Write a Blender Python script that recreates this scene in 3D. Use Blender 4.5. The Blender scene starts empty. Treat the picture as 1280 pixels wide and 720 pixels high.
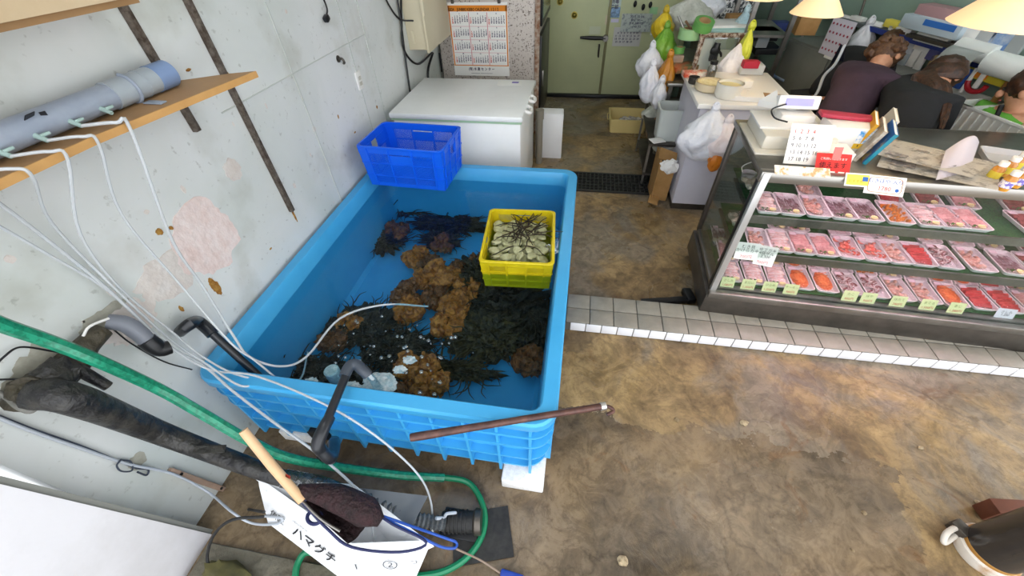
import bpy, bmesh, math, random
from mathutils import Vector, Matrix, Euler, noise
random.seed(7)
PI = math.pi
SC = bpy.context.scene
COL = SC.collection
# ------------------------------------------------------------ camera model
YAW, PITCH, ROLL, FPX, CAMH = -.187, .776, .039, 485.1, 2.0
cy_, sy_, cp_, sp_ = math.cos(YAW), math.sin(YAW), math.cos(PITCH), math.sin(PITCH)
FWD = Vector((sy_*cp_, cy_*cp_, -sp_))
R0 = Vector((cy_, -sy_, 0))
D0 = FWD.cross(R0)
RGT = math.cos(ROLL)*R0 + math.sin(ROLL)*D0
DWN = -math.sin(ROLL)*R0 + math.cos(ROLL)*D0
CAM = Vector((0, 0, CAMH))
def ray(x, y): return (x-640)/FPX*RGT + (y-360)/FPX*DWN + FWD
def fz(x, y, z):
    v = ray(x, y); return CAM + v*((z-CAMH)/v.z)
def fy(x, y, Y):
    v = ray(x, y); return CAM + v*(Y/v.y)
def fx(x, y, X=-1.58):
    v = ray(x, y); return CAM + v*(X/v.x)
cd = bpy.data.cameras.new('camera'); cam = bpy.data.objects.new('camera', cd); COL.objects.link(cam)
cd.sensor_width = 36; cd.lens = FPX/1280*36; cd.clip_start = .02; cd.clip_end = 200
mw = Matrix((RGT, -DWN, -FWD)).transposed().to_4x4(); mw.translation = CAM
cam.matrix_world = mw
SC.camera = cam
# ------------------------------------------------------------ materials
def lin(c):
    return c/12.92 if c <= .04045 else ((c+.055)/1.055)**2.4
def hexc(h):
    return tuple(lin(int(h[i:i+2], 16)/255) for i in (0, 2, 4)) + (1,)
MATS = {}
def mat(name, col, rough=.5, metal=0, var=None, bump=None, alt=None, spec=.5, trans=0, emit=None, coat=0, alpha=1, ior=1.45, coords='Object'):
    """col/alt hex; var=(scale, lo, hi) mixes alt in by noise; bump=(scale, strength)"""
    if name in MATS: return MATS[name]
    m = bpy.data.materials.new(name); m.use_nodes = True
    nt = m.node_tree; b = nt.nodes['Principled BSDF']
    b.inputs['Base Color'].default_value = hexc(col)
    b.inputs['Roughness'].default_value = rough
    b.inputs['Metallic'].default_value = metal
    b.inputs['Specular IOR Level'].default_value = spec
    b.inputs['Transmission Weight'].default_value = trans
    b.inputs['IOR'].default_value = ior
    b.inputs['Coat Weight'].default_value = coat
    b.inputs['Alpha'].default_value = alpha
    if emit:
        b.inputs['Emission Color'].default_value = hexc(emit[0]); b.inputs['Emission Strength'].default_value = emit[1]
    tc = nt.nodes.new('ShaderNodeTexCoord')
    if var:
        n = nt.nodes.new('ShaderNodeTexNoise'); n.inputs['Scale'].default_value = var[0]; n.inputs['Detail'].default_value = 6
        n.inputs['Roughness'].default_value = .65
        nt.links.new(tc.outputs[coords], n.inputs['Vector'])
        r = nt.nodes.new('ShaderNodeValToRGB')
        r.color_ramp.elements[0].position = var[1]; r.color_ramp.elements[1].position = var[2]
        r.color_ramp.elements[0].color = hexc(col); r.color_ramp.elements[1].color = hexc(alt or col)
        nt.links.new(n.outputs['Fac'], r.inputs['Fac']); nt.links.new(r.outputs['Color'], b.inputs['Base Color'])
    if bump:
        n2 = nt.nodes.new('ShaderNodeTexNoise'); n2.inputs['Scale'].default_value = bump[0]; n2.inputs['Detail'].default_value = 5
        nt.links.new(tc.outputs[coords], n2.inputs['Vector'])
        bp = nt.nodes.new('ShaderNodeBump'); bp.inputs['Strength'].default_value = bump[1]; bp.inputs['Distance'].default_value = .02
        nt.links.new(n2.outputs['Fac'], bp.inputs['Height']); nt.links.new(bp.outputs['Normal'], b.inputs['Normal'])
    MATS[name] = m
    return m
# ------------------------------------------------------------ mesh builder
def rotm(rot):
    if rot is None: return Matrix.Identity(3)
    if isinstance(rot, Matrix): return rot.to_3x3()
    return Euler(rot).to_matrix()
def V(*a): return Vector(a[0]) if len(a) == 1 else Vector(a)
class G:
    def __init__(s): s.bm = bmesh.new()
    def box(s, c, d, rot=None, bev=0, seg=2, taper=None):
        R = rotm(rot); c = V(c); vs = []
        for z in (-.5, .5):
            t = (taper if taper and z < 0 else 1)
            for (x, y) in ((-.5, -.5), (.5, -.5), (.5, .5), (-.5, .5)):
                vs.append(s.bm.verts.new(c + R @ Vector((x*d[0]*t, y*d[1]*t, z*d[2]))))
        fs = [(3, 2, 1, 0), (4, 5, 6, 7), (0, 1, 5, 4), (1, 2, 6, 5), (2, 3, 7, 6), (3, 0, 4, 7)]
        F = [s.bm.faces.new([vs[i] for i in f]) for f in fs]
        if bev:
            E = list({e for f in F for e in f.edges})
            bmesh.ops.bevel(s.bm, geom=E, offset=bev, segments=seg, affect='EDGES', profile=.5)
        return s
    def ring(s, pts): return [s.bm.verts.new(V(p)) for p in pts]
    def loft(s, rings, closed=True, cap0=False, cap1=False):
        L = [s.ring(r) for r in rings]; n = len(L[0])
        for a, b in zip(L, L[1:]):
            for i in range(n if closed else n-1):
                j = (i+1) % n
                try: s.bm.faces.new((a[i], a[j], b[j], b[i]))
                except ValueError: pass
        if cap0: s.bm.faces.new(list(reversed(L[0])))
        if cap1: s.bm.faces.new(L[-1])
        return s
    def tube(s, pts, r, n=10, sm=6, caps=True, flat=1):
        P = [V(p) for p in pts]
        rr = r if isinstance(r, (list, tuple)) else [r]*len(P)
        if sm > 1 and len(P) > 2:
            Q, RR = [], []
            for i in range(len(P)-1):
                a = P[i-1] if i else P[0]*2-P[1]; b, c = P[i], P[i+1]; d = P[i+2] if i+2 < len(P) else P[-1]*2-P[-2]
                for k in range(sm):
                    t = k/sm
                    Q.append(.5*((2*b)+(c-a)*t+(2*a-5*b+4*c-d)*t*t+(-a+3*b-3*c+d)*t**3)); RR.append(rr[i]*(1-t)+rr[i+1]*t)
            Q.append(P[-1]); RR.append(rr[-1]); P, rr = Q, RR
        T = [(P[min(i+1, len(P)-1)]-P[max(i-1, 0)]).normalized() for i in range(len(P))]
        up = Vector((0, 0, 1)) if abs(T[0].z) < .9 else Vector((1, 0, 0))
        N = (up - T[0]*up.dot(T[0])).normalized(); rings = []
        for p, t, q in zip(P, T, rr):
            N = (N - t*N.dot(t)).normalized(); B = t.cross(N)
            rings.append([p + q*(math.cos(2*PI*k/n)*B*flat + math.sin(2*PI*k/n)*N) for k in range(n)])
        return s.loft(rings, True, caps, caps)
    def cyl(s, a, b, r, r2=None, n=20, caps=True):
        return s.tube([a, b], [r, r if r2 is None else r2], n, 1, caps)
    def lathe(s, prof, c=(0, 0, 0), n=24, rot=None, caps=(True, True), sx=1, sy=1):
        R = rotm(rot); c = V(c)
        return s.loft([[c + R @ Vector((r*math.cos(2*PI*k/n)*sx, r*math.sin(2*PI*k/n)*sy, z)) for k in range(n)] for r, z in prof], True, *caps)
    def sph(s, c, r, rot=None, sub=2, nz=0, ns=3, seed=0):
        R = rotm(rot); c = V(c); rad = r if isinstance(r, (tuple, list)) else (r, r, r)
        ret = bmesh.ops.create_icosphere(s.bm, subdivisions=sub, radius=1)
        for v in ret['verts']:
            p = v.co.copy(); k = 1
            if nz: k += nz*noise.noise(p*ns + Vector((seed*7.3, seed*1.7, seed*3.1)))
            v.co = c + R @ Vector((p.x*rad[0]*k, p.y*rad[1]*k, p.z*rad[2]*k))
        return s
    def quad(s, *p):
        s.bm.faces.new(s.ring(p)); return s
    def prism(s, pts, d):
        d = V(d); a = [V(p) for p in pts]
        return s.loft([a, [p+d for p in a]], True, True, True)
    def grid(s, f, nu, nv):
        g = [[s.bm.verts.new(V(f(i/nu, j/nv))) for i in range(nu+1)] for j in range(nv+1)]
        for j in range(nv):
            for i in range(nu): s.bm.faces.new((g[j][i], g[j][i+1], g[j+1][i+1], g[j+1][i]))
        return s
    def cloth(s, f, nu, nv, th=.003):
        s.grid(f, nu, nv); geom = list(s.bm.faces)
        bmesh.ops.solidify(s.bm, geom=geom, thickness=th)
        return s
def fin(g, name, m, smooth=True, ang=40):
    bmesh.ops.recalc_face_normals(g.bm, faces=g.bm.faces)
    me = bpy.data.meshes.new(name); g.bm.to_mesh(me); g.bm.free()
    me.materials.append(m)
    if smooth:
        me.polygons.foreach_set('use_smooth', [True]*len(me.polygons))
        me.set_sharp_from_angle(angle=math.radians(ang))
    return me
def link(name, me, parent=None):
    o = bpy.data.objects.new(name, me); COL.objects.link(o)
    if parent is not None: o.parent = parent
    return o
def meta(o, label=None, cat=None, group=None, kind=None):
    if label: o['label'] = label
    if cat: o['category'] = cat
    if group: o['group'] = group
    if kind: o['kind'] = kind
    return o
def thing(name, label, cat, loc=(0, 0, 0), rz=0, group=None, rot=None):
    o = bpy.data.objects.new(name, None); COL.objects.link(o); o.empty_display_size = .05
    o.location = loc; o.rotation_euler = rot if rot else (0, 0, rz)
    return meta(o, label, cat, group)
def part(name, g, m, parent, label=None, world=False, **k):
    """a part mesh; with world=True the geometry is in world space and is brought into the thing's frame"""
    me = fin(g, name, m, **k)
    if world:
        root = parent
        while root.parent: root = root.parent
        M = Matrix.Translation(root.location) @ root.rotation_euler.to_matrix().to_4x4()
        me.transform(M.inverted())
    o = link(name, me, parent)
    if label: o['label'] = label
    return o
def single(name, g, m, label, cat, group=None, loc=None, rz=0, rot=None, **k):
    me = fin(g, name, m, **k)
    if loc is None:
        xs = [v.co for v in me.vertices]
        c = Vector(((min(p.x for p in xs)+max(p.x for p in xs))/2, (min(p.y for p in xs)+max(p.y for p in xs))/2, min(p.z for p in xs)))
        me.transform(Matrix.Translation(-c)); loc = c
    o = link(name, me); o.location = loc; o.rotation_euler = rot if rot else (0, 0, rz)
    return meta(o, label, cat, group)
def struct(name, g, m, **k):
    o = link(name, fin(g, name, m, **k)); o['kind'] = 'structure'; return o
def kids(o): return [c for c in bpy.data.objects if c.parent == o]
def dup(o, parent=None):
    c = o.copy(); COL.objects.link(c)
    if parent is not None: c.parent = parent
    for ch in kids(o): dup(ch, c)
    return c
def text(name, s, size, origin, xdir, ydir, m, parent, off=.0006, align='LEFT', sx=1, ls=1, bold=0, label=None):
    """flat lettering lying on a surface; origin/xdir/ydir in world space"""
    cu = bpy.data.curves.new(name, 'FONT'); cu.body = s; cu.size = size; cu.align_x = align; cu.space_line = ls; cu.offset = bold
    cu.resolution_u = 2
    o = bpy.data.objects.new(name, cu); COL.objects.link(o)
    bpy.context.view_layer.update()
    me = bpy.data.meshes.new_from_object(o.evaluated_get(bpy.context.evaluated_depsgraph_get()))
    bpy.data.objects.remove(o)
    X = V(xdir).normalized(); Y = V(ydir); Y = (Y-X*Y.dot(X)).normalized(); Z = X.cross(Y)
    M = Matrix((X*sx, Y, Z)).transposed().to_4x4(); M.translation = V(origin)+Z*off
    root = parent
    while root.parent: root = root.parent
    M = (Matrix.Translation(root.location) @ root.rotation_euler.to_matrix().to_4x4()).inverted() @ M
    me.transform(M); me.materials.clear(); me.materials.append(m)
    t = link(name, me, parent)
    if label: t['label'] = label
    return t
def rr(x0, x1, y0, y1, r, z, n=6):
    P = []
    for cx, cy, a0 in ((x1-r, y1-r, 0), (x0+r, y1-r, PI/2), (x0+r, y0+r, PI), (x1-r, y0+r, 1.5*PI)):
        for k in range(n+1):
            a = a0+PI/2*k/n; P.append((cx+r*math.cos(a), cy+r*math.sin(a), z))
    return P
# common materials
M_black = mat('black_plastic', '16171a', .35)
M_blk_rub = mat('black_rubber', '1c1c1d', .6, var=(30, .4, .7), alt='333230')
M_white = mat('white_plastic', 'eceae6', .4)
M_paper = mat('paper', 'efeeea', .8)
M_ink = mat('black_ink', '1a1a1c', .8)
M_red = mat('red_ink', 'c8282c', .7)
M_blue_ink = mat('blue_ink', '2b62b4', .7)
M_steel = mat('stainless_steel', '9a9792', .32, .9, var=(9, .3, .8), alt='77736d')
M_dsteel = mat('dark_steel', '4c4843', .4, .7, var=(9, .3, .8), alt='6b645c')
M_lead = mat('grey_pvc', '8e98a8', .35, var=(6, .4, .8), alt='a3acb8')
M_glass = None
def clear_mat(name, tint, fac=.12, rough=.03, bump=None, ior=1.4):
    """thin clear sheet: see-through with a weak mirror coat"""
    m = bpy.data.materials.new(name); m.use_nodes = True; nt = m.node_tree; nt.nodes.clear()
    o = nt.nodes.new('ShaderNodeOutputMaterial'); mx = nt.nodes.new('ShaderNodeMixShader')
    t = nt.nodes.new('ShaderNodeBsdfTransparent'); g = nt.nodes.new('ShaderNodeBsdfGlossy')
    t.inputs[0].default_value = hexc(tint); g.inputs['Roughness'].default_value = rough
    f = nt.nodes.new('ShaderNodeFresnel')
    ge = nt.nodes.new('ShaderNodeNewGeometry'); iv = nt.nodes.new('ShaderNodeMapRange')
    iv.inputs['To Min'].default_value = ior; iv.inputs['To Max'].default_value = 1/ior
    nt.links.new(ge.outputs['Backfacing'], iv.inputs['Value']); nt.links.new(iv.outputs[0], f.inputs[0])
    ad = nt.nodes.new('ShaderNodeMath'); ad.operation = 'ADD'; ad.inputs[1].default_value = fac
    nt.links.new(f.outputs[0], ad.inputs[0]); nt.links.new(ad.outputs[0], mx.inputs[0])
    nt.links.new(t.outputs[0], mx.inputs[1]); nt.links.new(g.outputs[0], mx.inputs[2]); nt.links.new(mx.outputs[0], o.inputs[0])
    if bump:
        tc = nt.nodes.new('ShaderNodeTexCoord'); n = nt.nodes.new('ShaderNodeTexNoise'); n.inputs['Scale'].default_value = bump[0]
        n.inputs['Detail'].default_value = 3; n.inputs['Distortion'].default_value = 1.2
        b = nt.nodes.new('ShaderNodeBump'); b.inputs['Strength'].default_value = bump[1]; b.inputs['Distance'].default_value = .03
        nt.links.new(tc.outputs['Object'], n.inputs['Vector']); nt.links.new(n.outputs['Fac'], b.inputs['Height'])
        nt.links.new(b.outputs['Normal'], g.inputs['Normal']); nt.links.new(b.outputs['Normal'], f.inputs['Normal'])
    return m
M_glass = clear_mat('clear_glass', 'eef4f2', .02)
M_film = clear_mat('cling_film', 'f8f6f8', .05, .12, (20, .6))
M_tube = mat('clear_hose', 'd9dde0', .15, trans=.35, spec=.7, ior=1.3)
# ============================================================ ROOM
def wall_material():
    m = bpy.data.materials.new('painted_plaster'); m.use_nodes = True; nt = m.node_tree; b = nt.nodes['Principled BSDF']
    N = nt.nodes.new; L = nt.links.new
    tc = N('ShaderNodeTexCoord')
    def nz(sc, det, lo, hi, c0, c1, dist=0):
        n = N('ShaderNodeTexNoise'); n.inputs['Scale'].default_value = sc; n.inputs['Detail'].default_value = det; n.inputs['Distortion'].default_value = dist
        r = N('ShaderNodeValToRGB'); r.color_ramp.elements[0].position = lo; r.color_ramp.elements[1].position = hi
        r.color_ramp.elements[0].color = c0; r.color_ramp.elements[1].color = c1
        L(tc.outputs['Object'], n.inputs['Vector']); L(n.outputs['Fac'], r.inputs['Fac']); return n, r
    n1, r1 = nz(1.3, 5, .35, .7, hexc('dcdedd'), hexc('c3c9c3'), .5)
    n2, r2 = nz(34, 9, .64, .72, (1, 1, 1, 1), hexc('b0aea6'))      # specks and scuffs
    n3, r3 = nz(3.0, 7, .56, .74, (1, 1, 1, 1), hexc('dcd9d0'))
    a = N('ShaderNodeMix'); a.data_type = 'RGBA'; a.blend_type = 'MULTIPLY'; a.inputs[0].default_value = .45
    L(r1.outputs[0], a.inputs[6]); L(r2.outputs[0], a.inputs[7])
    c = N('ShaderNodeMix'); c.data_type = 'RGBA'; c.blend_type = 'MULTIPLY'; c.inputs[0].default_value = .8
    L(a.outputs[2], c.inputs[6]); L(r3.outputs[0], c.inputs[7])
    L(c.outputs[2], b.inputs['Base Color']); b.inputs['Roughness'].default_value = .6
    bp = N('ShaderNodeBump'); bp.inputs['Strength'].default_value = .3; bp.inputs['Distance'].default_value = .01
    L(n3.outputs['Fac'], bp.inputs['Height']); L(bp.outputs[0], b.inputs['Normal'])
    return m
def floor_material():
    m = bpy.data.materials.new('worn_concrete'); m.use_nodes = True; nt = m.node_tree; b = nt.nodes['Principled BSDF']
    N = nt.nodes.new; L = nt.links.new
    tc = N('ShaderNodeTexCoord')
    def nz(sc, det, dist=0, rough=.6, off=0):
        n = N('ShaderNodeTexNoise'); n.inputs['Scale'].default_value = sc; n.inputs['Detail'].default_value = det
        n.inputs['Distortion'].default_value = dist; n.inputs['Roughness'].default_value = rough
        mp = N('ShaderNodeMapping'); mp.inputs['Location'].default_value = (off, off*.7, 0)
        L(tc.outputs['Object'], mp.inputs['Vector']); L(mp.outputs[0], n.inputs['Vector']); return n
    def ramp(n, stops):
        r = N('ShaderNodeValToRGB'); e = r.color_ramp.elements
        while len(e) < len(stops): e.new(.5)
        for k, (p, c) in enumerate(stops): e[k].position = p; e[k].color = hexc(c) if isinstance(c, str) else c
        L(n.outputs['Fac'], r.inputs['Fac']); return r
    def mix(f, a, c, mode='MIX'):
        x = N('ShaderNodeMix'); x.data_type = 'RGBA'; x.blend_type = mode
        if isinstance(f, float): x.inputs[0].default_value = f
        else: L(f, x.inputs[0])
        L(a, x.inputs[6]); L(c, x.inputs[7]); return x.outputs[2]
    big = nz(1.1, 7, .6)
    base = ramp(big, [(.30, '54442f'), (.44, '7f694a'), (.54, 'a38a62'), (.66, 'bda47a')])
    tan = ramp(nz(2.6, 8, 1.2, .7, 5), [(.40, '665238'), (.5, '9c8259'), (.62, 'c0a26e')])
    col = mix(.5, base.outputs[0], tan.outputs[0])
    grey = ramp(nz(1.7, 6, .8, .6, 11), [(.46, (0, 0, 0, 1)), (.56, (1, 1, 1, 1))])
    gcol = N('ShaderNodeRGB'); gcol.outputs[0].default_value = hexc('857b6d')
    gm = N('ShaderNodeMath'); gm.operation = 'MULTIPLY'; gm.inputs[1].default_value = .75; L(grey.outputs[0], gm.inputs[0])
    col = mix(gm.outputs[0], col, gcol.outputs[0])
    # the near repaired slab: smoother, greyer, with an irregular edge
    sp = N('ShaderNodeSeparateXYZ'); L(tc.outputs['Object'], sp.inputs[0])
    en = nz(2.2, 6, .3, .65, 51)
    def mt(op, a, b=None):
        q = N('ShaderNodeMath'); q.operation = op
        for k, z in enumerate((a, b)):
            if z is None: continue
            if isinstance(z, float): q.inputs[k].default_value = z
            else: L(z, q.inputs[k])
        return q.outputs[0]
    wob = mt('MULTIPLY', mt('SUBTRACT', en.outputs['Fac'], .5), .55)
    e1 = mt('LESS_THAN', mt('ADD', sp.outputs['Y'], wob), 1.07)
    e2 = mt('LESS_THAN', mt('ADD', sp.outputs['X'], wob), 1.62)
    slab = mt('MULTIPLY', e1, e2)
    sc = ramp(nz(1.6, 7, .5, .6, 61), [(.30, '4c4237'), (.46, '6b5c4a'), (.56, '7d6b55'), (.68, '8f7a60')])
    sf = mt('MULTIPLY', slab, .82)
    col = mix(sf, col, sc.outputs[0])
    # orange-brown stains
    orn = ramp(nz(3.3, 6, 2, .6, 23), [(.60, (0, 0, 0, 1)), (.68, (1, 1, 1, 1))])
    oc = N('ShaderNodeRGB'); oc.outputs[0].default_value = hexc('77522f')
    om = N('ShaderNodeMath'); om.operation = 'MULTIPLY'; om.inputs[1].default_value = .45; L(orn.outputs[0], om.inputs[0])
    col = mix(om.outputs[0], col, oc.outputs[0])
    # flaky medium-scale mottling
    fl = ramp(nz(7, 10, 1.5, .72, 77), [(.38, '5d564c'), (.47, 'b5afa4'), (.56, 'ffffff')])
    col = mix(.42, col, fl.outputs[0], 'MULTIPLY')
    # fine grit
    grit = ramp(nz(24, 9, .4, .75, 3), [(.34, '77726a'), (.5, 'ffffff')])
    col = mix(.38, col, grit.outputs[0], 'MULTIPLY')
    # flaked edges / hairline cracks
    crk = N('ShaderNodeTexVoronoi'); crk.feature = 'DISTANCE_TO_EDGE'; crk.inputs['Scale'].default_value = 1.5
    wn = nz(3, 5, 0, .6, 40); mp = N('ShaderNodeMix'); mp.data_type = 'RGBA'; mp.inputs[0].default_value = .35
    L(tc.outputs['Object'], mp.inputs[6]); L(wn.outputs['Color'], mp.inputs[7]); L(mp.outputs[2], crk.inputs['Vector'])
    cr = N('ShaderNodeValToRGB'); cr.color_ramp.elements[0].position = .0; cr.color_ramp.elements[0].color = hexc('4a3c2e')
    cr.color_ramp.elements[1].position = .018; cr.color_ramp.elements[1].color = (1, 1, 1, 1)
    L(crk.outputs['Distance'], cr.inputs['Fac'])
    col = mix(.3, col, cr.outputs[0], 'MULTIPLY')
    L(col, b.inputs['Base Color'])
    wet = ramp(nz(1.4, 5, .5, .6, 31), [(.38, (.16, .16, .16, 1)), (.6, (.55, .55, .55, 1))])
    wr = mt('SUBTRACT', wet.outputs[0], mt('MULTIPLY', slab, .26))
    L(mt('MAXIMUM', wr, .08), b.inputs['Roughness'])
    bp = N('ShaderNodeBump'); bp.inputs['Strength'].default_value = .4; bp.inputs['Distance'].default_value = .01
    hn = nz(6, 10, 1.0, .7, 9); L(hn.outputs['Fac'], bp.inputs['Height']); L(bp.outputs[0], b.inputs['Normal'])
    return m
M_wall = wall_material()
M_floor = floor_material()
M_gwall = mat('pale_green_paint', '8fa596', .6, var=(2, .3, .8), alt='7b9285')
WX = -1.58
struct('floor', G().box((2.2, 4.2, -.05), (8.2, 11.4, .1)), M_floor, smooth=False)
wl = struct('wall_left', G().box((WX-.1, 4.0, 1.5), (.2, 7.6, 3.0)), M_wall, smooth=False)
wb = struct('wall_back', G().box((.2, 6.25, 1.5), (3.8, .2, 3.0)), M_gwall, smooth=False)
RW0, RWD = Vector((1.86, 6.15, 0)), Vector((.2726, -.962, 0)).normalized()
RWN = Vector((-RWD.y*-1, 0, 0)); RWN = Vector((RWD.y, -RWD.x, 0))      # into the room
def rw(s_, o, z): return RW0+RWD*s_+RWN*o+Vector((0, 0, z))
def fw(x, y, o=0):
    r = ray(x, y); return CAM + r*((RW0+RWN*o-CAM).dot(RWN)/r.dot(RWN))
struct('wall_right', G().prism([rw(-.3, 0, 0), rw(4.4, 0, 0), rw(4.4, -.2, 0), rw(-.3, -.2, 0)], (0, 0, 3)), M_gwall, smooth=False)
struct('ceiling', G().box((2.3, 3.5, 3.05), (8.3, 7.6, .1)), mat('ceiling_board', 'd5d6d0', .8, var=(3, .4, .7), alt='c3c4bd'), smooth=False)
# pier of the shop front at the left and the concrete sill across the opening
pe1 = fz(265, 668, 0); pe0 = fx(0, 605, pe1.x); pk = (pe0.y-pe1.y)/(pe0.z-pe1.z)
M_pier = mat('white_masonry_paint', 'dedcdf', .7, var=(2.5, .45, .8), alt='cbc8c8', bump=(6, .2))
pier = struct('wall_front', G().prism([(WX-.1, -1.5, 0), (WX-.1, pe1.y, 0), (WX-.1, pe1.y+pk*3, 3), (WX-.1, -1.5, 3)], (pe1.x-WX+.1, 0, 0)), M_pier)
struct('trim_1', G().prism([(pe1.x-.02, pe1.y, 0), (pe1.x-.02, pe1.y+pk*3, 3), (pe1.x-.02, pe1.y+pk*3+.018, 3), (pe1.x-.02, pe1.y+.018, 0)], (.012, 0, 0)), mat('joint_grey', '84857f', .7), smooth=False)
struct('trim_2', G().box((.6, -.4, .018), (4.1, 1.22, .036), bev=.01), mat('bare_concrete', '7a7566', .85, var=(7, .35, .7), alt='5d5748', bump=(30, .6)))
# peeled paint, rust and seams on the left wall (their own shapes, a few mm proud)
def blob(cy, cz, ry, rz_, seed, th=.003, n=46, x=WX):
    P = []
    for k in range(n):
        a = 2*PI*k/n; q = 1+.30*noise.noise(Vector((math.cos(a)*1.6+seed, math.sin(a)*1.6, seed)))+.2*noise.noise(Vector((math.cos(a)*4+seed, math.sin(a)*4, 2)))
        P.append((x, cy+ry*q*math.cos(a), cz+rz_*q*math.sin(a)))
    return G().prism(P, (th, 0, 0))
M_peel = mat('pink_undercoat', 'ddc6bf', .8, var=(14, .35, .7), alt='e8dcd8', bump=(30, .4))
M_peel2 = mat('bare_render', 'cfc4bc', .9, var=(16, .35, .7), alt='dcd6d0', bump=(30, .4))
M_rust = mat('rust_stain', '8a5a1e', .9, var=(30, .4, .65), alt='b58b45')
part('peeled_patch', blob(1.14, .99, .16, .15, 1.0), M_peel, wl)
part('peeled_patch', blob(.91, .98, .13, .09, 3.0, .0025), M_peel2, wl)
part('peeled_patch', blob(.70, .93, .10, .07, 5.0, .0022), M_peel2, wl)
part('peeled_patch', blob(1.45, 1.16, .05, .05, 7.0, .002), M_peel2, wl)
part('rust_stain', blob(1.035, .80, .018, .05, 2.0, .004), M_rust, wl)
part('rust_stain', blob(.995, 1.135, .013, .012, 4.0, .006), M_rust, wl)
part('rust_stain', blob(1.04, 1.12, .007, .007, 4.5, .006), M_rust, wl)
part('rust_stain', blob(1.665, .77, .006, .05, 8.0, .003), M_rust, wl)
M_seam = mat('seam_filler', 'c0c4bf', .8)
for y, z0, z1 in ((2.12, .3, 1.7), (2.79, .7, 2.2), (3.05, .7, 2.2)):
    part('panel_seam', G().box((WX+.002, y, (z0+z1)/2), (.005, .007, z1-z0)), M_seam, wl)
part('panel_seam', G().box((WX+.002, 2.3, 1.38), (.005, 1.5, .005)), M_seam, wl)
for k in range(26):
    y = random.uniform(.5, 3.3); z = random.uniform(.55, 1.7)
    part('chip', blob(y, z, random.uniform(.004, .014), random.uniform(.003, .02), k*1.3, .002, 10), M_peel2 if k % 3 else M_rust, wl)
# slotted wall uprights and rusty rails
M_slot = mat('rusty_slotted_steel', '4a3d33', .7, .4, var=(40, .35, .65), alt='7c7268', bump=(60, .5))
def upright(y, z0, z1, lab):
    g = G().box((WX+.012, y, (z0+z1)/2), (.022, .026, z1-z0), bev=.002)
    t = single('wall_upright', g, M_slot, lab, 'shelf upright')
    return t
upright(1.38, 1.37, 2.3, 'short rusty slotted steel upright on the wall, ending just under the wooden shelf')
upright(1.655, .80, 2.3, 'long rusty slotted steel upright running down the wall past the end of the wooden shelf')
gr = G().box((WX+.014, 1.52, 1.885), (.03, .26, .03), bev=.003).box((WX+.014, 1.40, 1.86), (.026, .05, .05), rot=(PI/4, 0, 0))
single('wall_rail', gr, M_slot, 'short rusty horizontal rail between the two wall uprights', 'rail')
gr = G().box((WX+.014, 2.15, 1.86), (.03, .94, .03), bev=.003).box((WX+.014, 1.70, 1.84), (.026, .05, .05), rot=(PI/4, 0, 0))
single('wall_rail', gr, M_slot, 'long rusty horizontal rail to the right of the long wall upright', 'rail')
# tiled kerb in front of the display case
M_tile_w = mat('white_glazed_tile', 'f1f1f4', .2, spec=.6)
M_tile_g = mat('grey_glazed_tile', '9d978b', .3, var=(12, .3, .7), alt='8a857b')
M_grout = mat('dark_grout', '5b5750', .9)
KY = 1.66
ks = struct('trim_3', G().box((1.46, KY+.13, .038), (2.9, .254, .076)), M_grout, smooth=False)
g = G(); g2 = G()
for k in range(29):
    g.box((.06+k*.1+.05, KY+.0035, .04), (.095, .009, .072), bev=.003)
for k in range(19):
    for j in range(2):
        g2.box((.03+k*.152+.076, KY+.066+j*.128, .0785), (.147, .122, .008), bev=.003)
part('front_tiles', g, M_tile_w, ks); part('top_tiles', g2, M_tile_g, ks)
# drain channel
t = thing('floor_drain', 'black slotted drain grating set in the floor beyond the blue tank', 'drain', (.38, 3.6, 0))
part('channel', G().box((0, 0, .002), (1.2, .36, .004)), mat('drain_dark', '0c0c0d', .6), t)
g = G()
for k in range(30): g.box((-.58+k*.04, 0, .011), (.008, .34, .014))
part('bars', g, mat('wet_iron', '3a3a3a', .4, .5), t)
g = G()
for s_ in (-1, 1): g.box((0, s_*.172, .011), (1.2, .018, .018))
for j in range(5): g.box((0, -.12+j*.06, .010), (1.2, .006, .010))
part('frame', g, mat('wet_iron', '3a3a3a', .4, .5), t)
# ---------- daylight
w = bpy.data.worlds.new('world'); SC.world = w; w.use_nodes = True
bg = w.node_tree.nodes['Background']; bg.inputs[0].default_value = (.93, .96, 1, 1); bg.inputs[1].default_value = 2.6
SC.view_settings.view_transform = 'Standard'; SC.view_settings.look = 'None'; SC.view_settings.gamma = 1
SC.view_settings.use_curve_mapping = False; SC.view_settings.exposure = .25
# ============================================================ BLUE TANK
TX0, TX1, TY0, TY1, TZ = -1.555, .02, .675, 2.70, .60
M_tank = mat('blue_polyethylene', '46a8de', .32, var=(5, .35, .8), alt='3b9fd8', spec=.5)
tank = thing('fish_tank', 'large blue plastic fish tank filled with water standing along the white wall', 'tank', ((TX0+TX1)/2, (TY0+TY1)/2, 0))
g = G()   # shell: outer skin, over the rim, down the inside, floor
B = []
def R_(i, z, r): return rr(TX0+i, TX1-i, TY0+i, TY1-i, r, z)
B = [R_(.075, .09, .08), R_(.045, .30, .09), R_(.035, .50, .09), R_(.035, .545, .09), R_(.004, .545, .10), R_(0, .552, .10), R_(0, .59, .10),
     R_(.008, TZ, .095), R_(.062, TZ, .05), R_(.070, .59, .045), R_(.078, .50, .05), R_(.105, .14, .05), R_(.13, .115, .03)]
g.loft(B, True, True, True)
part('shell', g, M_tank, tank, world=True, ang=35)
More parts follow.
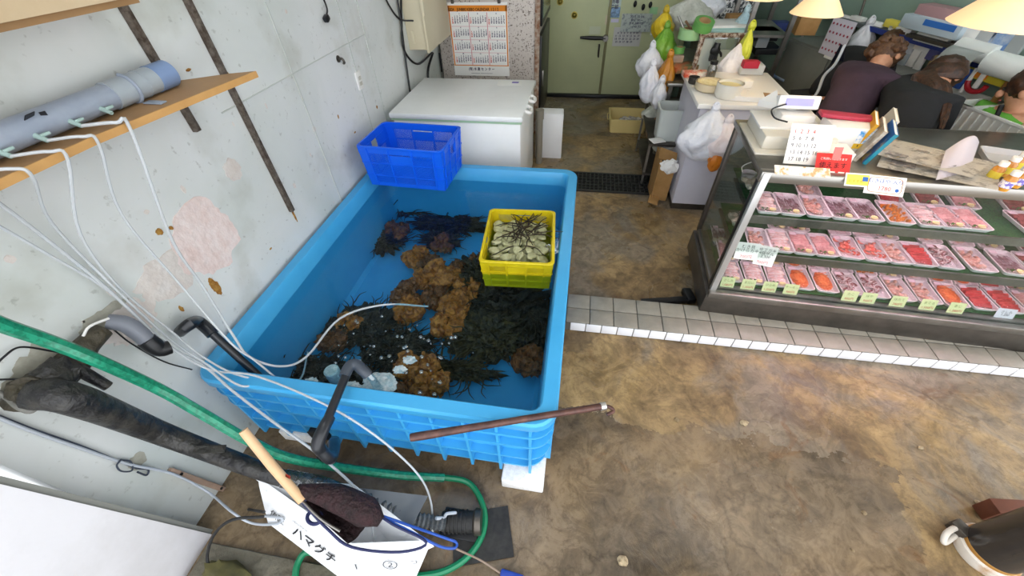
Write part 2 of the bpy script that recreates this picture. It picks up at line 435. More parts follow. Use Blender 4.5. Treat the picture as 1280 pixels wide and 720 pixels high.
# ribbed lattice on the outside
g = G()
for z, o, i in ((.47, .006, .05), (.375, .008, .055), (.245, .014, .06), (.12, .03, .08)):
    g.loft([R_(i, z, .08), R_(o, z, .10), R_(o, z+.014, .10), R_(i, z+.014, .08)], True)
xs = [TX0+.10+k*(TX1-TX0-.20)/10 for k in range(11)]
for x in xs:
    g.box((x, TY0+.034, .32), (.012, .046, .44)); g.box((x, TY1-.034, .32), (.012, .046, .44))
ys = [TY0+.10+k*(TY1-TY0-.20)/12 for k in range(13)]
for y in ys:
    g.box((TX1-.034, y, .32), (.046, .012, .44)); g.box((TX0+.034, y, .32), (.046, .012, .44))
part('ribs', g, M_tank, tank, world=True, smooth=False)
g = G().box((TX0+.42, TY0+.032, .16), (.10, .05, .07), bev=.008)
part('drain_plug', g, M_blk_rub, tank, world=True)
# blocks it stands on
M_foam = mat('white_foam', 'f0f0ee', .7, var=(60, .45, .6), alt='e2e2e0')
for x, y, l in ((-.11, .74, 'white block under the near right corner of the blue tank'), (-1.3, .80, 'white block under the near left corner of the blue tank'),
                (-.10, 2.5, 'white block under the far right corner of the blue tank'), (-1.3, 2.5, 'white block under the far left corner of the blue tank')):
    single('foam_block', G().box((x, y, .045), (.20, .20, .09), bev=.008), M_foam, l, 'block', 'blocks carrying the tank')
# water
WZ = .505
m = clear_mat('sea_water', 'cfe8f0', -.012, .02, (5.5, .10), 1.33)
o = single('sea_water', G().loft([R_(.079, WZ, .05)], True, True, False), m, 'rippled clear sea water filling the blue tank', 'water', smooth=False)
o['kind'] = 'stuff'
# ---------- what lies in the tank
BZ = .125
M_squirt = mat('sea_squirt_skin', '7e3c12', .4, var=(26, .38, .62), alt='cf7f35', bump=(40, .8))
M_squirt2 = mat('sea_squirt_skin_dark', '4c2812', .45, var=(26, .38, .66), alt='96562a', bump=(40, .8))
M_weed = mat('brown_seaweed', '17130d', .5, var=(26, .4, .7), alt='43331c', bump=(50, .8))
M_weed2 = mat('olive_seaweed', '231d10', .5, var=(26, .4, .7), alt='57431f', bump=(50, .8))
def squirt(px, py, r, k):
    r *= 1.42
    c = fz(px, py, BZ+r*.9); g = G()
    for j in range(5+k % 3):
        a = j*2.3+k; d = r*.62
        g.sph((c.x+d*math.cos(a), c.y+d*math.sin(a), c.z+.3*r*math.sin(j*1.7)), (r*.62, r*.62, r*.55), sub=3, nz=.5, ns=2.8, seed=k+j)
    for j in range(3):
        a = j*2.1+k*.7
        g.cyl((c.x+r*.5*math.cos(a), c.y+r*.5*math.sin(a), c.z+r*.35), (c.x+r*.62*math.cos(a), c.y+r*.62*math.sin(a), c.z+r*.95), r*.16, r*.10, 8)
    return g
SQ = [(527, 350, .05, 0, 'small bright orange sea squirt left of the middle heap'), (545, 372, .055, 1, 'brown sea squirt just below the middle heap'), (437, 405, .05, 0, 'orange sea squirt half buried in weed left of the air hose'), (600, 325, .05, 1, 'brown sea squirt at the left corner of the yellow crate'),
      (520, 322, .058, 0, 'topmost orange sea squirt beside the left side of the yellow crate'), (552, 305, .05, 1, 'orange sea squirt left of the yellow crate, near its top'),
      (553, 345, .075, 0, 'large orange sea squirt at the middle of the orange heap'), (508, 369, .062, 1, 'brown sea squirt at the far end of the clear air hose'),
      (512, 388, .06, 0, 'orange sea squirt just under the tip of the clear air hose'), (568, 384, .066, 0, 'bright orange sea squirt between the air hose tip and the dark weed'),
      (585, 362, .055, 0, 'orange sea squirt right of the middle heap'), (536, 330, .05, 1, 'small orange sea squirt between two larger ones in the heap'),
      (560, 408, .06, 0, 'orange sea squirt below the heap next to the dark weed'), (416, 427, .05, 1, 'brown sea squirt alone at the left, behind the air stone'),
      (522, 462, .07, 0, 'orange sea squirt right of the black spout among bubbles'), (538, 482, .06, 0, 'orange sea squirt nearest the near rim at the right of the bubbles'),
      (510, 490, .055, 1, 'brown sea squirt against the near rim below the bubbles'), (480, 507, .05, 1, 'dark sea squirt at the near rim left of the orange ones'),
      (662, 452, .058, 1, 'brown sea squirt by the right wall of the tank'), (497, 288, .055, 1, 'reddish brown sea squirt at the far left of the heap'),
      (571, 340, .05, 1, 'brown sea squirt tucked between the heap and the yellow crate')]
for px, py, r, d, lab in SQ:
    single('sea_squirt', squirt(px, py, r, int(px)), M_squirt2 if d else M_squirt, lab, 'sea squirt', 'sea squirts in the tank')
def weed(px, py, rx, ry, k, strands=26, h=.07):
    rx *= 1.22; ry *= 1.3
    c = fz(px, py, BZ+h*.6); g = G(); rnd = random.Random(k)
    g.sph((c.x, c.y, BZ+h*.45), (rx, ry, h*.62), sub=5, nz=1.1, ns=4.5, seed=k)
    for j in range(6): g.sph((c.x+rnd.uniform(-.7, .7)*rx, c.y+rnd.uniform(-.7, .7)*ry, BZ+h*rnd.uniform(.5, 1.1)), (rx*.34, ry*.34, h*.5), sub=4, nz=1.1, ns=3.5, seed=k+j)
    for j in range(strands):
        a = rnd.uniform(0, 2*PI); q = rnd.uniform(.3, .9); p = Vector((c.x+rx*q*math.cos(a), c.y+ry*q*math.sin(a), BZ+h*rnd.uniform(.5, 1.2)))
        P = [p]; d = a+rnd.uniform(-.6, .6)
        for s_ in range(4):
            d += rnd.uniform(-.8, .8); p = p+Vector((math.cos(d)*.045, math.sin(d)*.045, rnd.uniform(-.012, .018))); p.z = min(max(p.z, BZ+.006), WZ-.03); P.append(p)
        P = [Vector((min(max(q_.x, TX0+.12), TX1-.12), min(max(q_.y, TY0+.12), TY1-.12), q_.z)) for q_ in P]
        g.tube(P, [.005, .0045, .004, .003, .0015], 5, 3)
    return g
WD = [(512, 258, .15, .07, 'dark red-brown weed clump at the far end near the blue crate'), (560, 280, .20, .06, 'long dark weed clump lying left of the yellow crate'),
      (478, 300, .11, .09, 'dark weed clump at the far left of the orange heap'), (598, 345, .13, .11, 'dark weed clump below the left corner of the yellow crate'),
      (640, 378, .17, .16, 'big dark weed clump in front of the yellow crate'), (672, 410, .09, .14, 'dark weed clump against the right wall of the tank'),
      (606, 416, .16, .12, 'dark weed clump at the centre right with thin black roots'), (452, 408, .15, .10, 'dark weed clump left of the centre under the clear air hose'),
      (400, 470, .12, .07, 'dark weed clump in the near left corner by the air stone'), (565, 462, .16, .035, 'dark weed stalk pointing right across the bare blue floor'),
      (500, 437, .14, .09, 'dark weed under the bubbles near the black spout'), (450, 480, .13, .06, 'dark weed behind the near rim at the foot of the black spout'), (550, 300, .10, .05, 'dark weed strip between the far sea squirts')]
for k, (px, py, rx, ry, lab) in enumerate(WD):
    single('seaweed_clump', weed(px, py, rx, ry, k+3, 46 if rx > .1 else 22, .09 if k in (3, 4, 6) else .06), M_weed if k % 3 else M_weed2, lab, 'seaweed', 'seaweed clumps in the tank')
# stray weed threads by the left wall of the tank
for k, (pts, lab) in enumerate((([(364, 385), (357, 405), (360, 425), (355, 447)], 'thin black weed thread hanging down the left inside of the tank, the longer one'),
                                ([(330, 390), (337, 402), (340, 425), (352, 440)], 'fine weed thread beside the longer one at the left inside of the tank'),
                                ([(502, 232), (500, 245), (492, 256)], 'short weed thread drifting near the blue crate'))):
    single('weed_thread', G().tube([fz(x, y, .30) for x, y in pts], .003, 5, 4), M_weed, lab, 'seaweed')
# bubbles
bub = clear_mat('bubble_skin', 'f4fbff', .22, .05)
g = G(); rnd = random.Random(5)
for k in range(70):
    px = rnd.gauss(500, 45); py = rnd.gauss(440, 32)
    if px < 385 or px > 610 or py < 385 or py > 512: continue
    c = fz(px, py, WZ); r = rnd.uniform(.003, .011)
    if c.x < TX0+.1 or c.y < TY0+.1: continue
    g.sph((c.x, c.y, WZ), (r, r, r*.6), sub=2)
o = single('bubbles', g, bub, 'scattered air bubbles floating on the water round the black spout', 'bubbles'); o['kind'] = 'stuff'
M_foamw = mat('water_foam', 'a8c8d4', .35, var=(45, .4, .6), alt='e4f0f4', alpha=.75, bump=(60, 1))
c = fz(475, 481, WZ)
single('foam_patch', G().sph((c.x, c.y, WZ), (.075, .06, .02), sub=4, nz=.25, ns=3), M_foamw, 'pale foam where the water from the black spout falls in', 'foam')['kind'] = 'stuff'
g = G()
for px, py, r in ((437, 490, .04), (450, 500, .035), (512, 450, .03), (500, 462, .03), (388, 478, .03), (425, 503, .03)):
    c = fz(px, py, WZ); g.sph((c.x, max(c.y, TY0+.11), WZ), (r, r*.7, .007), sub=3, nz=.6, ns=4, seed=px)
single('foam_flecks', g, M_foamw, 'patches of foam against the near rim of the tank', 'foam')['kind'] = 'stuff'
# air stone cup
c = fz(414, 463, .50)
t = thing('air_stone', 'pale round air stone standing up at the water surface left of the black spout', 'air stone', (c.x, c.y, .30))
part('body', G().lathe([(.030, 0), (.034, .19), (.030, .198)], n=20), mat('air_stone_grey', 'b9c4c8', .8, var=(70, .4, .6), alt='9fb0b6'), t)
part('cap', G().lathe([(.0335, .19), (.034, .20), (.028, .205)], n=20), mat('air_stone_top', 'cfd6d6', .8, var=(90, .4, .6), alt='b0bcbe'), t)

# ---------- crates
def lattice_crate(name, lab, mt, loc, rot, W, D, H, strips=True, th=.006):
    t = thing(name, lab, 'crate', loc, rot=rot)
    tp = .93
    def q(u, v, z):   # tapered wall position
        k = tp+(1-tp)*z/H
        return ((u-.5)*W*k+W/2, (v-.5)*D*k+D/2, z)
    part('base', G().box((W/2, D/2, .01), (W*tp, D*tp, .012), bev=.003), mt, t)
    cell = .011
    for side, (a, b) in enumerate((((0, 0), (1, 0)), ((1, 0), (1, 1)), ((1, 1), (0, 1)), ((0, 1), (0, 0)))):
        L = W if side % 2 == 0 else D
        g = G(); n = int(L/.05)
        inn = V((0, 1, 0)) if side == 0 else V((-1, 0, 0)) if side == 1 else V((0, -1, 0)) if side == 2 else V((1, 0, 0))
        def P(u, z, o=0):
            x = a[0]+(b[0]-a[0])*u; y = a[1]+(b[1]-a[1])*u
            return V(q(x, y, z))+inn*o
        def bar(u0, z0, u1, z1, w, d=th, o=0):
            p0, p1 = P(u0, z0, o), P(u1, z1, o); dr = (p1-p0)
            X = dr.normalized(); Z = inn.normalized(); Y = Z.cross(X)
            g.box((p0+p1)/2, (dr.length, w, d), rot=Matrix((X, Y, Z)).transposed())
        cols = [(.0, .10), (.10, .36), (.36, .64), (.64, .90), (.90, 1.0)]
        bar(0, H*.93, 1, H*.93, H*.14, th)                       # solid top band
        bar(0, H*.06, 1, H*.06, H*.10, th)
        for u0, u1 in ((0, .10), (.90, 1)): bar((u0+u1)/2, 0.01, (u0+u1)/2, H, L*.10, th)
        for u in (.10, .36, .64, .90): bar(u, .01, u, H, .010, th+.008, -.003)
        for zz in (.30, .62): bar(0, H*zz, 1, H*zz, .008, th+.006, -.002)
        # centre solid label panel, or a hand-hold on the short sides
        if side % 2 == 0: bar(.36, H*.73, .64, H*.73, H*.20, th)
        else:
            bar(.10, H*.73, .40, H*.73, H*.3, th); bar(.60, H*.73, .90, H*.73, H*.3, th)
        # diagonal mesh
        for c0, c1 in ((.10, .36), (.36, .64), (.64, .90)):
            for z0, z1 in ((.11, .30), (.30, .62), (.62, .86)):
                if c0 == .36 and z0 > .6: continue
                wv = (c1-c0)*L; hh = (z1-z0)*H; step = .013
                k = -hh
                while k < wv:
                    s0 = max(k, 0); e0 = min(k+hh, wv)
                    if e0-s0 > .004:
                        bar(c0+s0/L, z0*H+(s0-k), c0+e0/L, z0*H+(e0-k), .0055, th*.6)
                    k += step
        pn = part('side_panel', g, mt, t, smooth=False)
    g = G()
    o_, i_ = .008, .010
    def rc(o, z): return rr(-o, W+o, -o, D+o, .03, z)
    g.loft([rc(-.006, H-.004), rc(.008, H-.004), rc(.010, H+.004), rc(.006, H+.008), rc(-.006, H+.008), rc(-.006, H-.004)], True)
    part('rim', g, mt, t)
    return t
M_crate_b = mat('cobalt_plastic', '0d5fe6', .35, spec=.5)
M_crate_y = mat('yellow_plastic', 'd8c416', .4, var=(8, .35, .75), alt='bfa80e')
lattice_crate('plastic_crate', 'empty bright blue lattice crate resting on the far rim of the tank', M_crate_b, (-1.44, 2.29, .612), (0, -.0, -.056), .588, .40, .285)
yc = lattice_crate('plastic_crate', 'yellow plastic crate of shellfish half sunk in the tank water', M_crate_y, (-.475, 1.585, .40), (.03, .01, .07), .40, .49, .205)
# clams in the yellow crate
M_clam = mat('pale_shell', 'a8aa7c', .5, var=(26, .35, .7), alt='d2d0ac', bump=(60, .5))
def clam_mesh(k):
    g = G()
    for s_ in (-1, 1):
        ret = bmesh.ops.create_icosphere(g.bm, subdivisions=3, radius=1)
        for v in ret['verts']:
            p = v.co; x = p.x*(1+.12*math.sin(p.y*2+k)); y = p.y*.78; z = abs(p.z)*.42*s_
            beak = max(0, 1-((p.x+.5)**2+(p.y+.7)**2)*2)*.15*s_
            v.co = Vector((x, y, z+beak))*.034
    return fin(g, 'clam', M_clam)
CM = [clam_mesh(k) for k in range(3)]
rows = ['far row', 'second row from the far side', 'third row', 'middle row', 'third row from the near side', 'second row from the near side', 'near row']
cols_ = ['far left', 'left', 'middle', 'right', 'far right']
rnd = random.Random(3); nn = 0
Mc = Matrix.Translation((-.475, 1.585, .40)) @ Euler((.03, .01, .07)).to_matrix().to_4x4()
for j in range(7):
    for i in range(5):
        o = link('clam', CM[(i+j) % 3])
        p = Mc @ Vector((.058+i*.071+rnd.uniform(-.012, .012), .055+j*.063+rnd.uniform(-.01, .01), .135+rnd.uniform(0, .016)))
        o.location = p; o.rotation_euler = (rnd.uniform(-.5, .5), rnd.uniform(-.5, .5), rnd.uniform(0, 6.3)); s_ = rnd.uniform(.82, 1.12); o.scale = (s_, s_, s_)
        meta(o, 'pale greenish clam in the yellow crate, %s, %s position' % (rows[6-j], cols_[i]), 'clam', 'clams in the yellow crate')
g = G()
for j in range(6):
    for i in range(4): g.sph(Mc @ Vector((.09+i*.072, .08+j*.068, .105)), .034, sub=2, nz=.2, seed=i+j)
o = single('clam_bed', g, M_clam, 'deeper layer of shellfish under the upper clams in the yellow crate', 'shellfish'); o['kind'] = 'stuff'
rnd = random.Random(12); g = G()
for j in range(34):
    p = Mc @ Vector((.24+rnd.gauss(0, .05), .30+rnd.gauss(0, .06), .19)); d = rnd.uniform(0, 6.3); P = [p]
    for s_ in range(4):
        d += rnd.uniform(-.5, .5); p = p+Vector((math.cos(d)*.04, math.sin(d)*.04, rnd.uniform(-.008, .008))); P.append(p)
    g.tube(P, [.004, .004, .0035, .003, .002], 5, 3)
single('seaweed_sprig', g, M_weed, 'dark twiggy seaweed lying on the clams at the right of the yellow crate', 'seaweed')
# ============================================================ ON THE LEFT WALL
M_wood = mat('pale_plywood', 'a8835a', .55, var=(3, .3, .75), alt='8a6a45', bump=(12, .15))
M_ply = mat('plywood_edge', 'c79a5e', .6, var=(9, .35, .7), alt='b98a50')
# lower shelf
t = thing('wall_shelf', 'wooden plank shelf on the left wall carrying the grey air pipe', 'shelf', (WX, .6, 1.535))
P = [(WX, -.35, 1.535), (-1.41, -.35, 1.535), (-1.40, .9, 1.535), (-1.31, 1.54, 1.535), (-1.40, 1.50, 1.535), (WX, 1.38, 1.535)]
part('board', G().prism(P, (0, 0, .022)), M_wood, t, world=True)
e = [p for p in P[1:4]]
g = G()
for a, b in zip(e, e[1:]):
    a, b = V(a), V(b); c = (a+b)/2; d = b-a
    g.box((c.x+.002, c.y, c.z+.011), (.006, d.length, .0225), rot=(0, 0, -math.atan2(d.x, d.y)))
part('edge_strip', g, M_ply, t, world=True)
part('shelf_bracket', G().box((WX+.08, .1, 1.52), (.16, .025, .02)).box((WX+.01, .1, 1.45), (.02, .025, .16)), M_dsteel, t, world=True)
# upper shelf box
t = thing('wall_shelf', 'pale wooden box shelf high on the left wall holding crumpled white plastic', 'shelf', (WX, .5, 1.80))
part('front_board', G().box((-1.40, .30, 1.885), (.018, 2.0, .10)), mat('birch_board', 'cdb898', .6, var=(3, .3, .7), alt='bda684'), t, world=True)
part('bottom_board', G().box((WX+.09, .30, 1.825), (.17, 2.0, .016)), M_wood, t, world=True)
part('edge_strip', G().box((-1.397, .30, 1.938), (.028, 2.0, .008)), M_ply, t, world=True)
g = G()
for k in range(16): g.sph((-1.49+random.uniform(-.03, .03), .1+k*.065, 1.955+random.uniform(-.01, .01)), (.07, .06, .03), sub=3, nz=.9, ns=2.4, seed=k)
single('plastic_bundle', g, mat('crumpled_white_film', 'e9e6ea', .35, var=(12, .3, .7), alt='cfc6d0', bump=(30, .8)), 'crumpled white plastic wrapping lying in the high wooden shelf', 'plastic wrap')
# air manifold
PX, PZ = -1.505, 1.600
t = thing('air_manifold', 'grey plastic pipe with small taps lying on the lower wooden shelf', 'pipe', (PX, .5, 1.557))
part('pipe', G().cyl((PX, -.35, PZ), (PX, 1.27, PZ), .037, n=28), M_lead, t, world=True)
part('coupling', G().cyl((PX, 1.10, PZ), (PX, 1.30, PZ), .041, n=28).cyl((PX, 1.22, PZ), (PX, 1.225, PZ), .0425, n=28), mat('pale_grey_pvc', 'a2abb2', .35), t, world=True)
part('end_cap', G().cyl((PX, 1.27, PZ), (PX, 1.345, PZ), .043, n=28), mat('blue_grey_pvc', '7e95bb', .35), t, world=True, label='blue-grey end cap')
part('sticker', G().box((PX+.028, .855, PZ+.03), (.002, .03, .022), rot=(0, .8, .2)).box((PX+.033, .885, PZ+.026), (.002, .014, .02), rot=(0, .8, -.5)), M_black, t, world=True)
def saddle(y):
    g = G(); g.tube([(PX+.044*math.cos(a), y, PZ+.044*math.sin(a)) for a in [k*PI/10-PI*.5 for k in range(11)]], .006, 8, 1)
    g.box((PX+.075, y, PZ-.040), (.07, .028, .005), bev=.002)
    return g
for y in (1.17, .12): part('saddle_clip', saddle(y), M_lead, t, world=True)
M_nz = mat('clear_green_plastic', 'bcd8d2', .25, trans=.3)
NY = [.46, .55, .64, .735, .83, .93, 1.03]
for k, y in enumerate(NY):
    nn_ = part('nozzle', G().cyl((PX+.034, y, PZ-.012), (PX+.062, y, PZ-.024), .008, .0065, 10), M_nz, t, world=True)
    part('tap_lever', G().box((PX+.05, y+.012, PZ-.012), (.008, .026, .008), bev=.002), M_nz, nn_, world=True)
# air hoses: from a nozzle down to the bundle and on to the tank
def hose(pts, r, lab, m=None, name='air_hose', grp=None, cat='hose'):
    return single(name, G().tube(pts, r, 8, 6), m or M_tube, lab, cat, grp)
WO = -1.535
bund = [fx(135, 358, WO), fx(170, 392, WO), fx(225, 435, WO)]
TR = .0045
# the fourth-fifth nozzles in view: tube paths read along the wall
def nozz(k): return V(PX+.060, NY[k], PZ-.024)
def over(k):   # across the shelf and over its front edge
    y = NY[k]+.045; e_ = -1.398 if y < .9 else -1.398+(y-.9)*.137
    return [V(e_+.012, y, 1.570), V(e_+.018, y+.02, 1.538)]
hose([nozz(5), *over(5), fx(215, 300, -1.47), fx(252, 356, -1.49), fz(292, 420, .72), fz(312, 446, .615), fz(350, 458, .56), fz(383, 446, .53), fz(425, 398, .53), fz(480, 381, .52), fz(535, 383, .42)], TR*1.15,
     'longest clear air hose, looping over the tank water and ending among the sea squirts')
hose([nozz(4), *over(4), fx(152, 268, -1.48), fx(222, 352, -1.49), fz(288, 428, .74), fz(318, 450, .615), fz(352, 478, .52), fz(370, 490, .30)], TR,
     'clear air hose dropping into the near left corner of the tank beside the longest one')
hose([nozz(3), *over(3), fx(100, 292, -1.49), fx(150, 360, WO), fx(215, 415, WO+.03), fz(255, 447, .69), fz(302, 470, .61), fz(370, 478, .50), fz(385, 440, .3)], TR,
     'clear air hose crossing the pale bare patch and curling into the tank corner')
hose([nozz(2), *over(2), fx(64, 278, WO), fx(135, 352, WO), fx(212, 424, WO+.04), fz(258, 455, .68), fz(300, 482, .61), fz(325, 478, .57), fz(350, 478, .45)], TR,
     'clear air hose meeting the bundle where it crosses above the black elbow')
hose([nozz(1), *over(1), fx(-20, 240, -1.48), fx(40, 285, WO), fx(133, 360, WO), fx(208, 430, WO+.05), fz(256, 458, .67), fz(290, 488, .60), fz(345, 530, .50), fz(400, 570, .40), fz(455, 625, .28), fz(468, 690, .12), fz(455, 735, .05)], TR*1.2,
     'clear air hose hanging down over the near rim and across the white foam box')
hose([nozz(0), *over(0), fx(-30, 268, -1.50), fx(60, 318, WO), fx(136, 364, WO), fx(205, 428, WO+.06), fz(262, 462, .66), fz(320, 470, .63), fz(405, 505, .61), fz(470, 545, .50), fz(520, 590, .30), fz(538, 625, .16), fz(541, 668, .05)], TR,
     'clear air hose running along the near rim and dropping to the pump on the floor')
# power outlet, hook, cables, box
g = G().box((WX+.006, 2.79, 1.15), (.012, .07, .115), bev=.003)
t = single('wall_outlet', g, M_white, 'small white outlet box on the left wall', 'outlet')
part('socket', G().box((WX+.014, 2.79, 1.165), (.003, .035, .022)).box((WX+.014, 2.79, 1.13), (.003, .035, .022)), mat('outlet_face', 'bdb9ad', .5), t, world=True)
single('wall_hook', G().tube([(WX, 2.61, 1.33), (WX+.03, 2.61, 1.33), (WX+.035, 2.615, 1.31), (WX+.02, 2.63, 1.30)], .008, 8, 4).cyl((WX, 2.61, 1.33), (WX+.006, 2.61, 1.33), .02), M_dsteel, 'small dark hook screwed into the left wall', 'hook')
g = G().tube([fx(395, -25, WX+.02), fx(405, 0, WX+.02), fx(409, 12, WX+.02), fx(408, 20, WX+.02)], .005, 8, 5)
t = single('hanging_cable', g, M_black, 'short black cable with a plug hanging at the top of the left wall', 'cable')
c = fx(408, 23, WX+.02); part('plug', G().box(c, (.03, .04, .03), rot=(.4, 0, 0), bev=.006), M_black, t, world=True)
M_cab = M_black
hose([fx(493, -20, WX+.02), fx(500, 20, WX+.02), fx(507, 75, WX+.02), fx(514, 124, WX+.02), fx(520, 165, WX+.02)], .009, 'left of the two straight black cables running down beside the beige switch box', M_cab, 'black_cable', cat='cable')
hose([fx(501, -20, WX+.02), fx(502, 25, WX+.02), fx(505, 62, WX+.02), fx(522, 80, WX+.02), fx(540, 66, WX+.05)], .009, 'black cable looping under the beige switch box', M_cab, 'black_cable', cat='cable')
hose([fx(541, 66, WX+.05), fx(535, 90, WX+.02), fx(538, 122, WX+.02), fx(542, 160, WX+.02)], .012, 'thick black cable dropping from the underside of the beige switch box', M_cab, 'black_cable', cat='cable')
hose([fx(478, -12, WX+.02), fx(487, 8, WX+.02), fx(500, 24, WX+.02), fx(517, 26, -1.46)], .007, 'thin black cable curving into the face of the beige switch box', M_cab, 'black_cable', cat='cable')
hose([fx(549, 66, WX+.02), fx(552, 90, WX+.02)], .008, 'short black cable end in the corner past the beige switch box', M_cab, 'black_cable', cat='cable')
# switch box: near face seen end-on, front towards the room
M_beige = mat('beige_enamel', 'd9cfb4', .45, var=(2, .3, .8), alt='cfc4a6')
t = thing('switch_box', 'beige steel switch box mounted high in the far corner of the left wall', 'electrical box', (WX, 4.0, 1.08))
part('case', G().box((WX+.085, 4.15, 1.50), (.17, .66, .80), bev=.006), M_beige, t, world=True)
part('door', G().box((WX+.180, 4.15, 1.50), (.022, .70, .84), bev=.005), M_beige, t, world=True)
part('latch', G().box((WX+.19, 3.80, 1.42), (.03, .03, .12), bev=.004), M_beige, t, world=True)
part('hinge', G().box((WX+.05, 3.818, 1.20), (.03, .012, .10), bev=.003), M_beige, t, world=True)

# ---- pipes low on the wall
M_lag = mat('black_taped_lagging', '1b1b1d', .38, var=(14, .4, .65), alt='3d3b36', bump=(22, .9))
M_lag2 = mat('grimy_black_lagging', '232019', .6, var=(16, .35, .65), alt='4c4637', bump=(26, 1))
t = thing('lagged_pipe', 'thick black tape-wrapped pipe coming out of the left wall and sloping to the floor', 'pipe', (WX, .45, .3))
part('pipe_run', G().tube([fx(40, 492, -1.50), fx(95, 500, -1.42), fz(210, 545, .58), fz(330, 590, .40), fz(370, 603, .34)], [.046, .046, .040, .033, .031], 18, 8), M_lag, t, world=True)
part('clear_sleeve', G().tube([fz(355, 598, .36), fz(400, 608, .31), fz(440, 622, .26)], [.036, .040, .036], 16, 8), clear_mat('clear_bag', 'c9cdd0', .10, .15, (20, .8)), t, world=True)
def corrug(a, b, r, n, g, pts):
    L = [pts(a+(b-a)*k/(n*4)) for k in range(n*4+1)]
    g.tube(L, [r*(1+.12*math.cos(k*PI/2)) for k in range(n*4+1)], 16, 1)
def along(P):
    P = [V(p) for p in P]
    def f(t):
        t *= len(P)-1; i = min(int(t), len(P)-2); return P[i].lerp(P[i+1], t-i)
    return f
g = G(); corrug(0, 1, .029, 26, g, along([fz(365, 602, .33), fz(420, 612, .26), fz(480, 632, .20), fz(520, 650, .14), fz(556, 655, .10)]))
part('corrugated_hose', g, mat('smoky_corrugated_hose', '55585a', .25, trans=.25, var=(20, .4, .6), alt='7c8184'), t, world=True, label='smoky translucent corrugated hose')
part('elbow_body', G().tube([fx(35, 492, -1.50), fx(62, 478, -1.53), fx(92, 452, -1.53), fx(108, 432, -1.53), fx(128, 412, -1.53)], [.05, .05, .045, .034, .03], 16, 6).sph(fx(40, 490, -1.53), .055, sub=3, nz=.3, ns=2), M_lag2, t, world=True)
part('elbow_body', G().sph(fx(70, 470, -1.50), (.05, .055, .05), sub=3, nz=.35, ns=2.5, seed=3), M_lag, t, world=True)
part('pipe_stub', G().tube([fx(92, 458, -1.50), fx(112, 470, -1.48), fx(135, 483, -1.46)], [.018, .018, .016], 12, 3), M_lag, t, world=True)
part('tape_flap', G().box(fz(262, 562, .56), (.10, .03, .006), rot=(0, .4, .4)), M_lag, t, world=True)
part('grey_bend', G().tube([fx(134, 402, -1.53), fx(156, 405, -1.50), fx(172, 415, -1.48), fx(184, 426, -1.46)], [.026, .028, .028, .026], 16, 5), mat('dark_grey_pvc', '72767f', .4), t, world=True, label='grey plastic bend')
part('black_end', G().tube([fx(183, 425, -1.46), fx(192, 432, -1.45), fx(201, 437, -1.44), fx(212, 434, -1.43)], [.030, .030, .026, .026], 16, 4), M_black, t, world=True)
part('tie', G().tube([fx(104, 420, -1.49), fx(112, 408, -1.48), fx(136, 398, -1.48)], .004, 6, 4), M_white, t, world=True)
# grime patch behind
part('grime_patch', blob(.66, .99, .10, .06, 9.0, .002), mat('wall_grime', '9c9a8c', .9, var=(14, .4, .7), alt='b9b6a8'), wl)
part('grime_patch', blob(.44, 1.0, .10, .09, 11.0, .002), mat('wall_grime', '9c9a8c', .9), wl)
part('grime_patch', blob(.36, .50, .035, .03, 13.0, .002), mat('wall_grime', '9c9a8c', .9), wl)
# black inlet pipe with elbow over the left rim
M_pvc_b = mat('black_pvc', '1b1e24', .3, spec=.6)
t = thing('inlet_pipe', 'black elbowed pipe slanting from the wall into the left corner of the tank', 'pipe', fz(255, 404, .66))
part('pipe', G().cyl(fz(259, 411, .74), fz(332, 478, .46), .017, n=16), M_pvc_b, t, world=True)
part('elbow', G().tube([fx(225, 415, -1.54), fx(236, 406, -1.48), fz(247, 402, .77), fz(259, 411, .74), fz(266, 418, .72)], [.022, .024, .025, .024, .024], 16, 4), M_pvc_b, t, world=True)
# spout over the near rim
t = thing('water_spout', 'black plastic spout pipe rising over the near rim and pouring into the tank', 'pipe', fz(410, 535, .6))
a, b = fz(404, 537, .66), fz(437, 458, .66)
part('pipe', G().cyl(a, b, .017, n=16), M_pvc_b, t, world=True)
part('elbow', G().tube([b+V(0, -.05, 0), b, b+V(.02, .015, -.005), b+V(.055, .0, -.02), b+V(.07, -.005, -.04)], [.022, .023, .023, .023, .023], 16, 4), mat('dark_grey_pvc2', '3c434d', .35), t, world=True)
c0 = fz(404, 537, .66)
part('elbow', G().tube([c0+V(0, .05, 0), c0, c0+V(-.004, -.045, -.02), c0+V(0, -.055, -.06)], [.021, .023, .024, .022], 16, 5), M_pvc_b, t, world=True)
part('down_pipe', G().tube([c0+V(0, -.055, -.05), c0+V(.015, -.055, -.12), fz(418, 552, .44), fz(408, 570, .34), fz(400, 575, .22)], [.021, .021, .023, .024, .020], 16, 4), M_pvc_b, t, world=True)
M_pour = clear_mat('poured_water', 'e8f4f8', .15, .05)
single('water_jet', G().tube([b+V(.068, 0, -.035), b+V(.09, -.01, -.08), (b.x+.10, b.y-.02, WZ+.01)], [.014, .016, .022], 12, 5), M_pour, 'short jet of water falling from the black spout', 'water jet')['kind'] = 'stuff'
